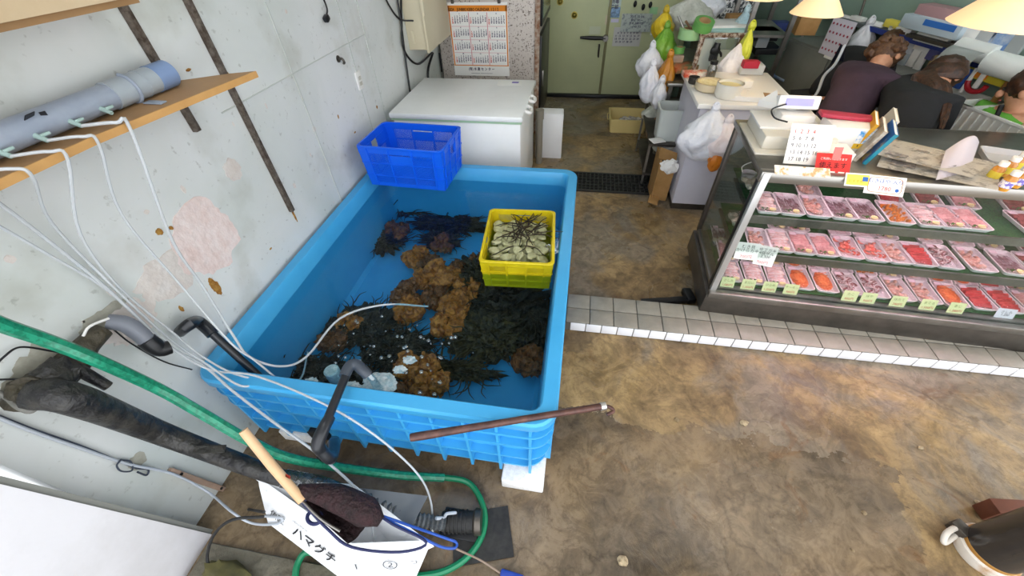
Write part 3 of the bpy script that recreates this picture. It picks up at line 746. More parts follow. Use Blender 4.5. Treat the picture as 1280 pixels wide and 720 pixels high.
# green hose
M_gh = mat('green_braided_hose', '1f8a6a', .3, var=(60, .45, .55), alt='0f6e52', spec=.6)
hose([fx(-40, 385, -1.40), fx(0, 405, -1.42), fx(60, 426, -1.42), fx(120, 450, -1.38), fz(200, 487, .82), fz(258, 520, .70), fz(310, 550, .55), fz(360, 572, .40), fz(430, 585, .25), fz(500, 594, .14), fz(555, 597, .06)], .019,
     'green braided garden hose slanting down the left wall and passing in front of the tank', M_gh, 'garden_hose')
hose([fz(548, 596, .05), fz(585, 603, .03), fz(603, 630, .025), (fz(605, 660, .02)), fz(590, 690, .02), fz(560, 712, .02), fz(520, 720, .02), fz(440, 722, .02), fz(390, 690, .05), fz(372, 705, .045), fz(368, 740, .045)], .014,
     'green hose looped on the floor round the pump and under the foam box', mat('green_hose_dark', '147a52', .3), 'garden_hose')
# wires on the wall
hose([fx(-20, 515, -1.565), fx(45, 541, -1.565), fx(100, 560, -1.565), fx(160, 580, -1.565), fx(215, 592, -1.55), fx(260, 615, -1.50), fz(290, 640, .20), fz(315, 654, .16), fz(345, 655, .2), fz(352, 648, .25), fz(330, 645, .2)], .005,
     'pale grey cable stapled along the lower wall, coiling by the foam box', mat('grey_cable', 'b6bcc4', .4), 'wall_cable', cat='cable')
hose([fx(-20, 512, -1.568), fx(40, 536, -1.568), fx(100, 557, -1.568), fx(150, 577, -1.568), fx(170, 585, -1.568), fx(185, 587, -1.568), fx(183, 594, -1.568), fx(172, 590, -1.56)], .0035,
     'dark cable stapled just above the pale wall cable, curling at its end', mat('dark_cable', '3c4350', .4), 'wall_cable', cat='cable')
hose([fx(152, 574, -1.56), fx(146, 582, -1.555), fx(152, 589, -1.55), fx(165, 588, -1.56), fx(163, 577, -1.565), fx(150, 575, -1.57)], .003, 'small loop of dark cable tied to the wall cables', mat('dark_cable', '3c4350', .4), 'cable_loop', cat='cable')
hose([fx(-10, 462, -1.56), fx(5, 446, -1.56), fx(25, 434, -1.56), fx(60, 438, -1.56), fx(100, 446, -1.55)], .003, 'thin black wire bent in an arch at the left edge of the wall', M_black, 'thin_wire', cat='wire')
hose([fx(142, 412, -1.55), fx(165, 430, -1.56), fx(205, 452, -1.56), fx(240, 462, -1.56)], .0028, 'thin black wire drooping right from the grey bend on the wall', M_black, 'thin_wire', cat='wire')
hose([fx(-10, 488, -1.56), fx(8, 496, -1.54), fx(22, 508, -1.50), fx(38, 514, -1.48), fx(50, 505, -1.47)], .008, 'grey cable hanging in a slack curve under the mouth of the black pipe', mat('grey_cable_dark', '6d6c66', .5), 'slack_cable', cat='cable')
hose([fx(-10, 475, -1.56), fx(20, 474, -1.55), fx(45, 476, -1.50), fx(52, 490, -1.47)], .003, 'thin black wire entering the mouth of the black pipe', M_black, 'thin_wire', cat='wire')
hose([fx(252, 655, -1.56), fx(275, 642, -1.56), fx(300, 636, -1.53), fz(330, 640, .3)], .006, 'black cable curving low on the wall behind the sill', M_blk_rub, 'floor_cable', cat='cable')
hose([fz(264, 716, .06), fz(259, 695, .10), fz(268, 668, .20), fz(290, 650, .28), fz(330, 646, .26)], .006, 'dark cable arching from the concrete sill up toward the foam box', M_blk_rub, 'floor_cable', cat='cable')
# wooden batten
a, b = fx(212, 588, -1.565), fx(280, 612, -1.565)
t = thing('wall_batten', 'short pale batten screwed to the lower wall under the black pipe', 'batten', a)
d = b-a; X = d.normalized(); Y = V(1, 0, 0); Y = (Y-X*Y.dot(X)).normalized(); Z = X.cross(Y)
part('strip', G().box((a+b)/2, (d.length, .022, .022), rot=Matrix((X, Y, Z)).transposed(), bev=.003), mat('pinkish_batten', 'b79a86', .7, var=(9, .3, .7), alt='a08673'), t, world=True)
for q in (.15, .9): part('screw', G().cyl(a.lerp(b, q)+V(.010, 0, 0), a.lerp(b, q)+V(.014, 0, 0), .007, n=10), M_black, t, world=True)

# ---- foam box, net, pump, odds in front of the tank
A_, B_, C_, D_ = fz(322, 600, .34), fz(440, 684, .25), fz(538, 680, .25), fz(442, 606, .30)
Al, Bl, Cl = fz(335, 654, .17), fz(427, 724, .055), fz(519, 724, .055); Dl = Vector((D_.x, D_.y-.04, .09))
TOPS = [A_, B_, C_, D_]; LOWS = [Al, Bl, Cl, Dl]
def down(p, h, s=.93, z=None):
    k = TOPS.index(p); return p.lerp(LOWS[k], min(h/.20, 1))
t = thing('foam_box', 'open white foam fish box with black Japanese lettering standing before the tank', 'foam box', (B_.x, B_.y, .055))
H_ = .20
def inset(p, k): c = (A_+B_+C_+D_)/4; return V(c.x+(p.x-c.x)*k, c.y+(p.y-c.y)*k, p.z)
Q = [A_, B_, C_, D_]
g = G().loft([[down(p, H_, .90) for p in Q], [down(p, .03, .985) for p in Q], [inset(p, 1.03)+V(0, 0, -.028) for p in Q], [inset(p, 1.03) for p in Q], [inset(p, .88) for p in Q], [down(p, H_-.03, .78) for p in Q]], True, True, True)
M_sty = mat('styrofoam', 'eef0f2', .6, bump=(120, .15))
part('box_body', g, M_sty, t, world=True, ang=25)
tx = (down(B_, 0, 1)-down(A_, 0, 1)).normalized(); dn = (down(A_, H_, .90)-down(A_, .03, .985)).normalized()
M_boxink = mat('box_ink', '1d1d22', .7)
def onface(u, v): # u along AB, v down 0..1
    a = down(A_, .03, .985).lerp(down(B_, .03, .985), u); b = down(A_, H_, .90).lerp(down(B_, H_, .90), u); return a.lerp(b, v)
nrm = tx.cross(-dn)
text('lettering', 'ハマグチ', .066, onface(0.36, 0.66), onface(0.81, 0.66)-onface(0.36, 0.66), onface(0.61, .2)-onface(0.61, .95), M_boxink, t, off=.007, sx=.85, bold=.001)
text('lettering', '魚匠', .046, onface(0.08, 0.6), onface(0.53, 0.6)-onface(0.08, 0.6), onface(0.33, .2)-onface(0.33, .95), M_boxink, t, off=.007, sx=.85)
text('lettering', 'HAMAGUCHI', .013, onface(0.38, 0.28), onface(0.8300000000000001, 0.28)-onface(0.38, 0.28), onface(0.63, .2)-onface(0.63, .95), M_boxink, t, off=.006)
text('lettering', '――――  ――――――――  ――――', .012, onface(0.16, 0.8), onface(0.61, 0.8)-onface(0.16, 0.8), onface(0.41000000000000003, .2)-onface(0.41000000000000003, .95), M_boxink, t, off=.006)
tx2 = (C_-B_).normalized(); nrm2 = tx2.cross(V(0, 0, 1))
def onface2(u, v):
    a = down(B_, .03, .985).lerp(down(C_, .03, .985), u); b = down(B_, H_, .90).lerp(down(C_, H_, .90), u); return a.lerp(b, v)
dn2 = (down(B_, H_, .90)-down(B_, .03, .985)).normalized()
text('lettering', '②', .07, onface2(.50, .60)-dn2*0+tx2.cross(-dn2)*.003, tx2, -dn2, mat('faded_ink', '5a5c62', .8), t)
text('lettering', '1', .05, onface2(.12, .6)+tx2.cross(-dn2)*.003, tx2, -dn2, mat('faded_ink', '5a5c62', .8), t)
text('lettering', 'つ', .035, onface2(.84, .45)+tx2.cross(-dn2)*.003, tx2, -dn2, mat('faded_ink', '5a5c62', .8), t)
# landing net
M_net = mat('maroon_net', '1c0e10', .7, var=(24, .35, .7), alt='34181c', bump=(60, 1))
t = thing('landing_net', 'landing net with a pale wooden handle and dark maroon mesh lying on the foam box', 'net', fz(378, 625, .42))
part('handle', G().tube([fz(304, 538, .66), fz(340, 582, .53), fz(378, 626, .42)], [.016, .018, .017], 14, 4), mat('pale_wood_handle', 'dcb68c', .45, var=(5, .3, .7), alt='cba276'), t, world=True)
part('shaft', G().tube([fz(376, 624, .42), fz(400, 648, .39), fz(425, 664, .36)], .005, 8, 3), M_steel, t, world=True)
part('hoop', G().tube([fz(378, 628, .415), fz(410, 662, .36), fz(440, 684, .325), fz(500, 690, .31), fz(533, 678, .31), fz(490, 655, .33), fz(450, 628, .36), fz(400, 616, .40), fz(378, 628, .415)], .005, 8, 5), mat('navy_coated_wire', '1d2350', .4), t, world=True)
def netf(u, v):
    a = fz(368, 620, .42).lerp(fz(435, 680, .33), v); b = fz(395, 605, .41).lerp(fz(488, 645, .33), v*.9)
    m_ = a.lerp(b, u); m_.z += .012*math.sin(u*9+v*3)-.035*math.sin(PI*u)*math.sin(PI*v)+.006*noise.noise(Vector((u*8, v*8, 0))); return m_
part('mesh_bag', G().cloth(netf, 22, 22, .004), M_net, t, world=True)
part('mesh_bag', G().tube([fz(372, 612, .43), fz(420, 622, .40), fz(458, 640, .37), fz(476, 652, .35)], [.02, .05, .055, .02], 14, 6), M_net, t, world=True)
t = thing('hanging_loop', 'dark blue wire loop hooked on the near edge of the foam box', 'wire loop', fz(393, 650, .36))
part('loop', G().tube([fz(393+9*math.cos(a), 647+8*math.sin(a), .37) for a in [k*PI/6 for k in range(13)]], .007, 8, 3), mat('navy_coated_wire', '1d2350', .4), t, world=True)
hose([fz(476, 646, .33), fz(520, 668, .31), fz(550, 683, .25), fz(568, 685, .22), fz(570, 678, .22), fz(555, 672, .25), fz(478, 645, .335)], .005, 'long blue coated wire loop sticking out over the right corner of the foam box', mat('blue_coated_wire', '2450a8', .35), 'coated_wire_loop', cat='wire loop')
hose([fz(570, 686, .20), fz(600, 700, .06), fz(625, 716, .02)], .004, 'brownish cord running from the blue wire loop to the floor', mat('brown_cord', '8f7c6c', .6), 'loose_cord', cat='cord')
single('blue_tool_end', G().box(fz(640, 720, .02), (.10, .03, .02), rot=(0, 0, -.1), bev=.008), mat('blue_grip', '1c3e9a', .4), 'blue grip end lying on the floor at the bottom of the picture', 'tool')
# folded grey sheet and red tab behind the net
single('plastic_sheet', G().cloth(lambda u, v: fz(430+85*u+20*v, 632+10*u-22*v+16*u*(1-v), .22+.02*math.sin(u*6)), 8, 6, .003), mat('grey_sheet', '9a9ea2', .3), 'grey plastic sheet lying behind the foam box on the corrugated hose', 'sheet')
single('red_strip', G().cloth(lambda u, v: fz(331+32*u, 580+15*u+4*v, .50), 6, 2, .003), mat('red_plastic', 'c04030', .4), 'small red plastic strip on the black pipe behind the wooden handle', 'strip')
# pump
t = thing('water_pump', 'small black submersible pump lying on the floor by the tank corner', 'pump', fz(580, 655, 0))
pc = fz(578, 652, .06); ax = V(.9, .12, .02).normalized()
part('motor', G().tube([pc-ax*.09, pc-ax*.02, pc+ax*.05], [.040, .044, .044], 20, 1), M_blk_rub, t, world=True)
g = G(); 
for k in range(6): g.tube([pc+ax*(-.075+k*.018), pc+ax*(-.069+k*.018)], .049, 20, 1)
part('cooling_ribs', g, M_blk_rub, t, world=True)
part('end_cover', G().tube([pc+ax*.05, pc+ax*.06, pc+ax*.085], [.044, .055, .052], 20, 1), M_dsteel, t, world=True)
part('base', G().box(pc-V(0, 0, .052), (.20, .12, .016), bev=.004), M_black, t, world=True)
hose([pc+V(-.03, .02, .04), pc+V(-.06, .0, .08), fz(555, 647, .12), fz(545, 648, .15)], .007, 'short grey hose stub bent over the pump', mat('grey_cable', 'b6bcc4', .4), 'hose_stub')
single('black_mat', G().box(fz(597, 668, .006)+V(.02, .0, 0), (.26, .20, .012), rot=(0, 0, .3)), M_blk_rub, 'black rubber slab on the floor under the pump', 'mat')
hose([fz(520, 720, .03), fz(470, 700, .04), fz(420, 745, .03)], .004, 'grey cord on the floor under the foam box', M_blk_rub, 'loose_cord', cat='cord')
# old shoe-like bundle on the sill
t = single('cloth_bundle', G().sph(fz(285, 722, .07), (.12, .05, .04), rot=(0, 0, -.15), sub=3, nz=.35, ns=2), mat('olive_cloth', '5f5a34', .8, var=(8, .4, .7), alt='3c3c2c'), 'olive and dark rag lying on the concrete sill', 'rag')
# rusty rod with handle on the near rim
t = thing('gaff_pole', 'long rusty brown pole lying across the near right corner of the tank', 'pole', fz(515, 547, .615))
a, b = fz(513, 547, .612), fz(752, 508, .612)
part('pole', G().tube([a, a.lerp(b, .06), a.lerp(b, .5), b], [.014, .016, .013, .013], 14, 3), mat('rusty_brown_pole', '4a3330', .35, .3, var=(18, .4, .65), alt='6b4a40'), t, world=True)
part('collar', G().cyl(b-(b-a).normalized()*.004, b+(b-a).normalized()*.016, .0155), mat('bright_metal', 'cfcac4', .3, .8), t, world=True)
part('hook_end', G().tube([b+(b-a).normalized()*.014, b+V(.035, .0, .0), b+V(.045, -.012, -.004), b+V(.02, -.028, -.006)], .007, 10, 5), mat('rusty_brown_pole', '4a3330', .35), t, world=True)
# black upright drum at the lower right
p0 = fz(1227, 690, 0)
t = thing('metal_drum', 'shiny black upright drum with a cream and rust base ring at the bottom right', 'drum', (p0.x, p0.y, 0))
part('body', G().lathe([(.088, .05), (.088, .62), (.092, .625), (.092, .65), (.082, .65), (.080, .06)], n=48), mat('glossy_black_enamel', '2a2726', .22, var=(3, .3, .8), alt='3a3634', spec=.7), t)
part('end_ring', G().lathe([(.098, 0), (.102, .012), (.098, .045), (.089, .052)], n=48), mat('cream_rusty_ring', 'd6cec2', .5, var=(5, .5, .62), alt='a8742c'), t)
part('rust_band', G().lathe([(.090, .052), (.090, .066), (.088, .068)], n=48), mat('rust_ring', 'a87834', .6), t)
q = fz(1180, 678, .03)
part('lug', G().tube([p0+V(-.095, .04, .03), q+V(.0, .0, .0), q+V(.008, .03, .03), p0+V(-.075, .075, .06)], .011, 10, 5), mat('cream_rusty_ring', 'd6cec2', .5), t, world=True)
part('lug_plate', G().box(p0+V(-.082, .062, .05), (.05, .06, .05), rot=(0, 0, .5), bev=.006), M_dsteel, t, world=True)
single('wood_offcut', G().box((2.02, .86, .06), (.22, .06, .10), rot=(0, 0, .1), bev=.004), mat('red_brown_wood', '7a4630', .6, var=(6, .3, .7), alt='5a3424'), 'red-brown wooden block at the right edge behind the black drum', 'block')
# pebbles
rnd = random.Random(4)
spots = [(778, 701, 'on the floor near the bottom, the largest one'), (846, 525, 'on the floor below the tiled kerb, shiny'), (930, 529, 'flat one on the floor below the tiled kerb'), (1080, 641, 'pale one in the middle of the grey patch'), (1151, 560, 'below the kerb toward the right'), (825, 488, 'small bright one just under the kerb'), (1222, 628, 'dark one left of the red-brown block'), (1066, 688, 'small pale one near the bottom')]
for k, (x, y, l) in enumerate(spots):
    c = fz(x, y, .002); r = [.022, .014, .02, .011, .013, .008, .012, .008][k]
    single('stone', G().sph((c.x, c.y, r*.3), (r, r*.9, r*.5), sub=2, nz=.5, seed=k), mat(('pale_stone' if k % 2 == 0 else 'brown_stone'), 'b7a585' if k % 2 == 0 else '7d6a4c', .7, var=(60, .4, .6), alt='8c7a5e'), 'small stone '+l, 'stone', 'stones on the floor')
# ============================================================ DISPLAY CASE
CX, CY, CT = .914, 1.905, -.046
CC, CS = math.cos(CT), math.sin(CT)
def cw(u, v, z): return V(CX+u*CC-v*CS, CY+u*CS+v*CC, z)
def cuv(x, y, z):
    p = fz(x, y, z); dx, dy = p.x-CX, p.y-CY; return (dx*CC+dy*CS, -dx*CS+dy*CC)
CW, CD, ZB, ZT = 1.80, .66, .26, 1.05
t = case = thing('display_case', 'refrigerated glass and steel display case full of packed seafood', 'display case', cw(CW/2, CD/2, 0), CT)
RC = Euler((0, 0, CT)).to_matrix()
def cb(g, u0, u1, v0, v1, z0, z1, bev=0, tilt=0):
    R = RC @ Euler((tilt, 0, 0)).to_matrix()
    return g.box(cw((u0+u1)/2, (v0+v1)/2, (z0+z1)/2), (u1-u0, v1-v0, z1-z0), rot=R, bev=bev)
part('base', cb(G(), -.03, CW+.03, -.035, CD, .07, .235, .01), M_dsteel, t, world=True)
g = G()
for u in (.05, CW-.05):
    for v in (.06, CD-.06): cb(g, u-.02, u+.02, v-.02, v+.02, .0, .075)
fa = None
for u in (.05, CW-.05):
    for v in (.06, CD-.06): part('foot', cb(G(), u-.02, u+.02, v-.02, v+.02, 0.0, .075), M_black, t, world=True)
g.bm.free()
part('base_trim', cb(G(), -.02, CW+.02, -.045, -.005, .215, .262, .006), M_steel, t, world=True)
part('deck', cb(G(), .01, CW-.01, .0, CD-.04, .235, .272), M_steel, t, world=True)
part('back_panel', cb(G(), .01, CW-.01, CD-.05, CD-.03, .27, ZT), mat('case_back', '3f4a44', .5, var=(3, .3, .7), alt='566058'), t, world=True)
part('end_panel', cb(G(), CW-.02, CW, .0, CD-.03, .27, ZT, .003), M_dsteel, t, world=True, label='steel right end panel')
part('top', cb(G(), -.02, CW+.02, .02, CD, ZT-.035, ZT, .006), M_steel, t, world=True)
g = G(); cb(g, -.02, CW+.02, -.012, .03, ZT-.05, ZT+.004, .004)
part('top_rail', g, mat('brushed_rail', 'a7a39d', .28, .9), t, world=True)
M_rail = mat('white_aluminium', 'c9c8c6', .3, .6)
part('front_post', cb(G(), -.012, .022, -.018, .010, ZB, ZT, .003), M_rail, t, world=True)
part('side_post', cb(G(), -.014, .010, .012, .045, ZB, ZT, .003), M_black, t, world=True)
part('rear_post', cb(G(), -.014, .014, CD-.055, CD-.015, ZB, ZT, .003), M_dsteel, t, world=True)
g = G(); cb(g, -.012, .012, .0, CD-.02, ZB-.01, ZB+.02, .003); part('side_sill', g, M_steel, t, world=True)
g = G(); cb(g, -.012, .012, .0, CD-.02, ZT-.03, ZT+.0, .003); part('side_top_rail', g, M_dsteel, t, world=True)
part('front_glass', cb(G(), .02, CW-.02, -.006, -.001, ZB, ZT-.05), M_glass, t, world=True)
part('side_glass', cb(G(), -.003, .002, .04, CD-.05, ZB+.02, ZT-.03), M_glass, t, world=True)
M_green = mat('green_turf_mat', '14471f', .8, var=(90, .35, .65), alt='1f6a2c', bump=(140, .8))
SH = [(.775, .03, .46), (.53, .03, .50), (.275, .02, .56)]
for k, (z, v0, v1) in enumerate(SH):
    if k < 2:
        sh_ = part('shelf', cb(cb(G(), .03, CW-.03, v0, v1, z-.012, z), .03, CW-.03, v0-.008, v0+.004, z-.032, z+.012), M_steel, t, world=True)
    part('green_mat', cb(G(), .05, CW-.05, v0+.012, v1+.12 if k == 0 else v1+.06, z, z+.006), M_green, t, world=True)
M_lampw = mat('tube_lamp', 'ffd9ea', .5, emit=('ffcbdc', 32))
for z, v in ((ZT-.062, .045), (.752, .048), (.508, .048)):
    part('tube_lamp', G().cyl(cw(.08, v, z), cw(CW-.08, v, z),   .0075, n=12), M_lampw, t, world=True, label='glowing pinkish lamp tube')
# ---- trays
TW, TL, TH = .122, .215, .022
M_tray = mat('white_foam_tray', 'f4eef0', .55)
M_lemon = mat('lemon_slice', 'e9d98a', .5, var=(40, .4, .6), alt='f4edc4')
M_leaf = mat('green_leaf', '3f6a2a', .5, var=(30, .4, .6), alt='5c8a3a')
M_stick = mat('pink_label', 'f4dbe6', .6)
def tray_mesh(w, l):
    g = G()
    g.loft([rr(-w/2+.012, w/2-.012, -l/2+.012, l/2-.012, .012, 0, 4), rr(-w/2, w/2, -l/2, l/2, .018, TH, 4), rr(-w/2+.005, w/2-.005, -l/2+.005, l/2-.005, .014, TH, 4), rr(-w/2+.014, w/2-.014, -l/2+.014, l/2-.014, .01, .004, 4)], True, True, True)
    return fin(g, 'tray', M_tray)
TM = tray_mesh(TW, TL)
KIND = {}
def food(kind, k):
    g = G(); rnd = random.Random(k*31+hash(kind) % 7 if False else k*31+len(kind))
    w, l = TW-.028, TL-.058
    if kind in ('slices', 'redslices', 'whiteslices', 'darkslices'):
        for j in range(10):
            g.box((rnd.uniform(-.006, .006), -l/2+.012+j*l/10.5, .015+rnd.uniform(0, .004)), (w*rnd.uniform(.85, 1), .022, .006), rot=(.5, rnd.uniform(-.1, .1), rnd.uniform(-.15, .15)), bev=.0025)
    elif kind == 'fillet':
        g.sph((-.0, .0, .012), (w*.5, l*.52, .012), sub=3, nz=.15)
        for j in range(6): g.box((0, -l/2+.01+j*l/6, .022), (w*.8, .003, .004), rot=(0, 0, .3))
    elif kind == 'roe':
        for j in range(80): g.sph((rnd.uniform(-w/2, w/2), rnd.uniform(-l/2, l/2), .012+rnd.uniform(0, .006)), rnd.uniform(.006, .009), sub=1)
    elif kind == 'shrimp':
        for j in range(24):
            a = rnd.uniform(0, 6.3); c = V(rnd.uniform(-w/2+.01, w/2-.01), rnd.uniform(-l/2+.01, l/2-.01), .014+rnd.uniform(0, .006))
            g.tube([c+V(.016*math.cos(a+q*.8), .016*math.sin(a+q*.8), 0) for q in range(4)], [.006, .006, .005, .002], 7, 3)
    elif kind == 'octopus':
        for j in range(18):
            c = V(rnd.uniform(-w/2+.012, w/2-.012), -l/2+.012+j*l/18, .012); g.tube([c+V(.014*math.cos(q*.9+j), .014*math.sin(q*.9+j), .002*q) for q in range(6)], [.008, .007, .006, .005, .004, .003], 8, 3)
    elif kind == 'squid':
        for j in range(44):
            a = rnd.uniform(-.4, .4)+PI/2; c = V(rnd.uniform(-w/2, w/2), rnd.uniform(-l/3, l/3), .011+rnd.uniform(0, .006)); d = V(math.cos(a), math.sin(a), 0)*.03
            g.tube([c-d, c, c+d], [.002, .0035, .002], 5, 2)
    elif kind == 'chunks':
        for j in range(26): g.sph((rnd.uniform(-w/2+.008, w/2-.008), rnd.uniform(-l/2+.008, l/2-.008), .014), (rnd.uniform(.010, .016), rnd.uniform(.010, .016), .009), sub=2, nz=.4, ns=2, seed=j+k)
    return g
FM = {
 'pinkslice': ('slices', mat('pink_sashimi', 'c8888a', .4, var=(60, .35, .65), alt='e2b4b0'), 1), 'redslice': ('redslices', mat('red_tuna', 'b8242a', .35, var=(50, .35, .65), alt='cf5a58'), 0),
 'salmon': ('fillet', mat('salmon_fillet', 'd8602e', .35, var=(70, .4, .6), alt='ef9460'), 0), 'orange': ('roe', mat('orange_roe', 'd87a1c', .3, var=(60, .4, .6), alt='f0a040'), 0),
 'shrimp': ('shrimp', mat('red_shrimp', 'e0402c', .35, var=(60, .35, .6), alt='f2a696'), 0), 'octopus': ('octopus', mat('octopus_skin', '8a2f3c', .35, var=(70, .42, .58), alt='eadcda'), 0),
 'squid': ('squid', mat('pale_squid', 'cbb4bc', .3, var=(50, .4, .6), alt='93686f'), 1), 'chunks': ('chunks', mat('mixed_seafood', 'cf8a78', .4, var=(45, .38, .6), alt='f0cfc0'), 0),
 'white': ('whiteslices', mat('white_fish', 'e0d6d2', .35, var=(50, .4, .6), alt='d6a8a4'), 1), 'dark': ('darkslices', mat('dark_red_fish', '6e2c30', .35, var=(50, .35, .65), alt='a85a58'), 1),
}
DESC = {'pinkslice': 'pink sliced sashimi', 'redslice': 'red tuna slices', 'salmon': 'orange salmon fillet', 'orange': 'orange sea urchin', 'shrimp': 'red shrimp', 'octopus': 'dark red octopus',
        'squid': 'pale shredded squid', 'chunks': 'mixed pink seafood chunks', 'white': 'white fish slices', 'dark': 'dark red fish slices'}
LS = fin(G().cyl((0, 0, 0), (0, 0, .004), .016, n=20), 'lemon_slice', M_lemon)
LF = fin(G().grid(lambda u, v: ((u-.5)*.04, (v-.5)*.022*math.sin(PI*u), .004*math.sin(u*9)), 6, 2), 'leaf', M_leaf)
ST = fin(G().box((0, 0, 0), (.034, .026, .0008)), 'label_sticker', M_stick)
FL = fin(G().cloth(lambda u, v: ((u-.5)*(TW-.01), (v-.5)*(TL-.01), .0), 3, 3, .0006), 'film_cover', M_film)
PROTO = {}
def make_tray(kind):
    r = thing('seafood_tray', 'x', 'food tray', (0, 0, -5))
    link('tray', TM, r)
    f, m_, gar = FM[kind]
    link('seafood', fin(food(f, len(kind)), 'seafood', m_, ang=60), r)
    if gar:
        o = link('lemon_slice', LS, r); o.location = (.020, -.075, .018); o.rotation_euler = (.15, 0, 0); o['label'] = 'lemon slice'
        o = link('garnish_leaf', LF, r); o.location = (-.018, -.070, .020); o['label'] = 'green leaf'
    o = link('label_sticker', ST, r); o.location = (-.028, .078, .0245)
    o = link('film_cover', FL, r); o.location = (0, 0, .022)
    return r
SHN = ['top shelf', 'middle shelf', 'bottom deck']
used_k = set()
ORD = ['first', 'second', 'third', 'fourth', 'fifth', 'sixth', 'seventh', 'eighth', 'ninth', 'tenth', 'eleventh', 'twelfth', 'thirteenth', 'fourteenth']
def put_tray(kind, u, v, z, sh, row, n, rz=0, tilt=.0, sc=1):
    if kind in used_k: r = dup(PROTO[kind])
    else: r = PROTO[kind] = make_tray(kind); used_k.add(kind)
    r.location = cw(u, v, z); r.rotation_euler = (tilt, 0, CT+rz); r.scale = (sc, sc, sc)
    r['label'] = 'tray of %s, %s from left, %s row, %s' % (DESC[kind], ORD[n], row, SHN[sh])
    r['category'] = 'food tray'; r['group'] = 'packed seafood trays in the display case'
def row(sh, rname, v, items, z, px0=None):
    for n, (u, kind, *rest) in enumerate(items):
        put_tray(kind, u, v, z, sh, rname, n, rest[0] if rest else random.uniform(-.05, .05), rest[1] if len(rest) > 1 else 0)
def from_px(xs, y0, y1, z):   # pixel columns on a sloping line -> u, v
    n = len(xs); x0, x1 = xs[0], xs[-1]; out = []
    return [cuv(x, y0+(y1-y0)*(x-x0)/(x1-x0), z)[0] for x in xs]
Z0, Z1, Z2 = .786, .541, .284
us = from_px([952, 981, 1013, 1044, 1075, 1113, 1149, 1178, 1206], 250, 276, Z0)
k0 = ['white', 'squid', 'chunks', 'squid', 'squid', 'orange', 'white', 'pinkslice', 'pinkslice']
row(0, 'front', .15, list(zip(us, k0))+[(us[-1]+.26, 'dark'), (us[-1]+.39, 'squid')], Z0)
us = from_px([1001, 1102, 1151, 1197], 231, 253, Z0)
row(0, 'back', .36, [(us[0], 'chunks', .02, .12), (us[1], 'redslice', 0, .12), (us[2], 'dark', .0, .12), (us[3], 'pinkslice', .0, .12), (us[3]+.24, 'dark', 0, .12)], Z0+.008)
us = from_px([945, 973, 1000, 1026, 1057, 1089, 1117, 1145, 1177, 1217], 302, 330, Z1)
row(1, 'front', .15, list(zip(us, ['chunks', 'white', 'pinkslice', 'pinkslice', 'shrimp', 'shrimp', 'chunks', 'redslice', 'octopus', 'chunks']))+[(us[-1]+.15, 'squid'), (us[-1]+.28, 'dark'), (us[-1]+.41, 'squid')], Z1)
us = from_px([970, 995, 1046, 1077, 1105, 1160, 1200, 1237], 283, 312, Z1)
row(1, 'back', .38, [(u, k, 0, .12) for u, k in zip(us, ['squid', 'pinkslice', 'shrimp', 'shrimp', 'white', 'chunks', 'chunks', 'squid'])]+[(us[-1]+.2, 'dark', 0, .12)], Z1+.008)
us = [.12+.1335*k for k in range(13)]
row(2, 'front', .145, list(zip(us, ['white', 'white', 'white', 'salmon', 'salmon', 'octopus', 'octopus', 'chunks', 'chunks', 'salmon', 'redslice', 'redslice', 'pinkslice'])), Z2)
row(2, 'middle', .345, [(u+.01, k, 0, .06) for u, k in zip(us, ['pinkslice', 'white', 'white', 'salmon', 'octopus', 'octopus', 'orange', 'white', 'chunks', 'salmon', 'salmon', 'redslice', 'pinkslice'])], Z2+.006)
row(2, 'back', .52, [(u, k, 0, .06) for u, k in zip(us, ['squid', 'squid', 'chunks', 'pinkslice', 'dark', 'shrimp', 'white', 'chunks', 'redslice', 'shrimp', 'dark', 'squid', 'dark'])], Z2+.006)
# price tags along the deck
M_tag = mat('yellow_tag_card', 'e6ecb4', .7)
TAGX = [913, 939, 966, 993, 1067, 1090, 1127, 1164, 1199]
TXT = ['1,080円', '1,300円', '1,200円', '980円', '850円', '900円', '780円', '1,500円', '1,280円']
for k, x in enumerate(TAGX):
    u, v = cuv(x, 366+(x-913)*.085, .30)
    p = cw(u, .012, .272); X = V(CC, CS, 0); Y = (V(-CS*.35, CC*.35, 1)).normalized()
    Zn = X.cross(Y)
    t = thing('price_tag', 'pale yellow price tag at the front edge of the bottom deck, %s from the left' % ORD[k], 'price tag', p, group='yellow price tags on the bottom deck')
    part('card', G().box(p+Y*.034, (.078, .066, .0015), rot=Matrix((X, Y, Zn)).transposed()), M_tag, t, world=True)
    text('lettering', TXT[k], .019, p+Y*.010, X, Y, M_red, t, off=.0016, align='CENTER')
    text('lettering', ['さしみ', 'まだい', 'ひらめ', 'サーモン', 'たこ', 'ほや', 'ほたて', 'まぐろ', 'あじ'][k], .019, p+Y*.040, X, Y, mat('green_ink', '5c7a3c', .8), t, off=.0016, align='CENTER')
def fv(x, y, v):
    r = ray(x, y); n = V(-CS, CC, 0); o = cw(0, v, 0); return CAM + r*((o-CAM).dot(n)/r.dot(n))
def card(name, lab, cat, px, z, w, h, face, lines, lean=.5, rz=0, th=.002, v=None, m_=None):
    c = fz(px[0], px[1], z) if v is None else fv(px[0], px[1], v)
    X = V(math.cos(rz), math.sin(rz), 0); Y = V(-math.sin(rz)*lean, math.cos(rz)*lean, 1).normalized(); Zn = X.cross(Y)
    t = thing(name, lab, cat, c-Y*h/2)
    part('card', G().box(c, (w, h, th), rot=Matrix((X, Y, Zn)).transposed()), face, t, world=True)
    for s_, sz, fx_, fy_, m in lines:
        text('lettering', s_, sz, c+X*(fx_*w)+Y*(fy_*h), X, Y, m, t, off=th/2+.0008, align='CENTER', ls=.9)
    return t, c, X, Y, Zn
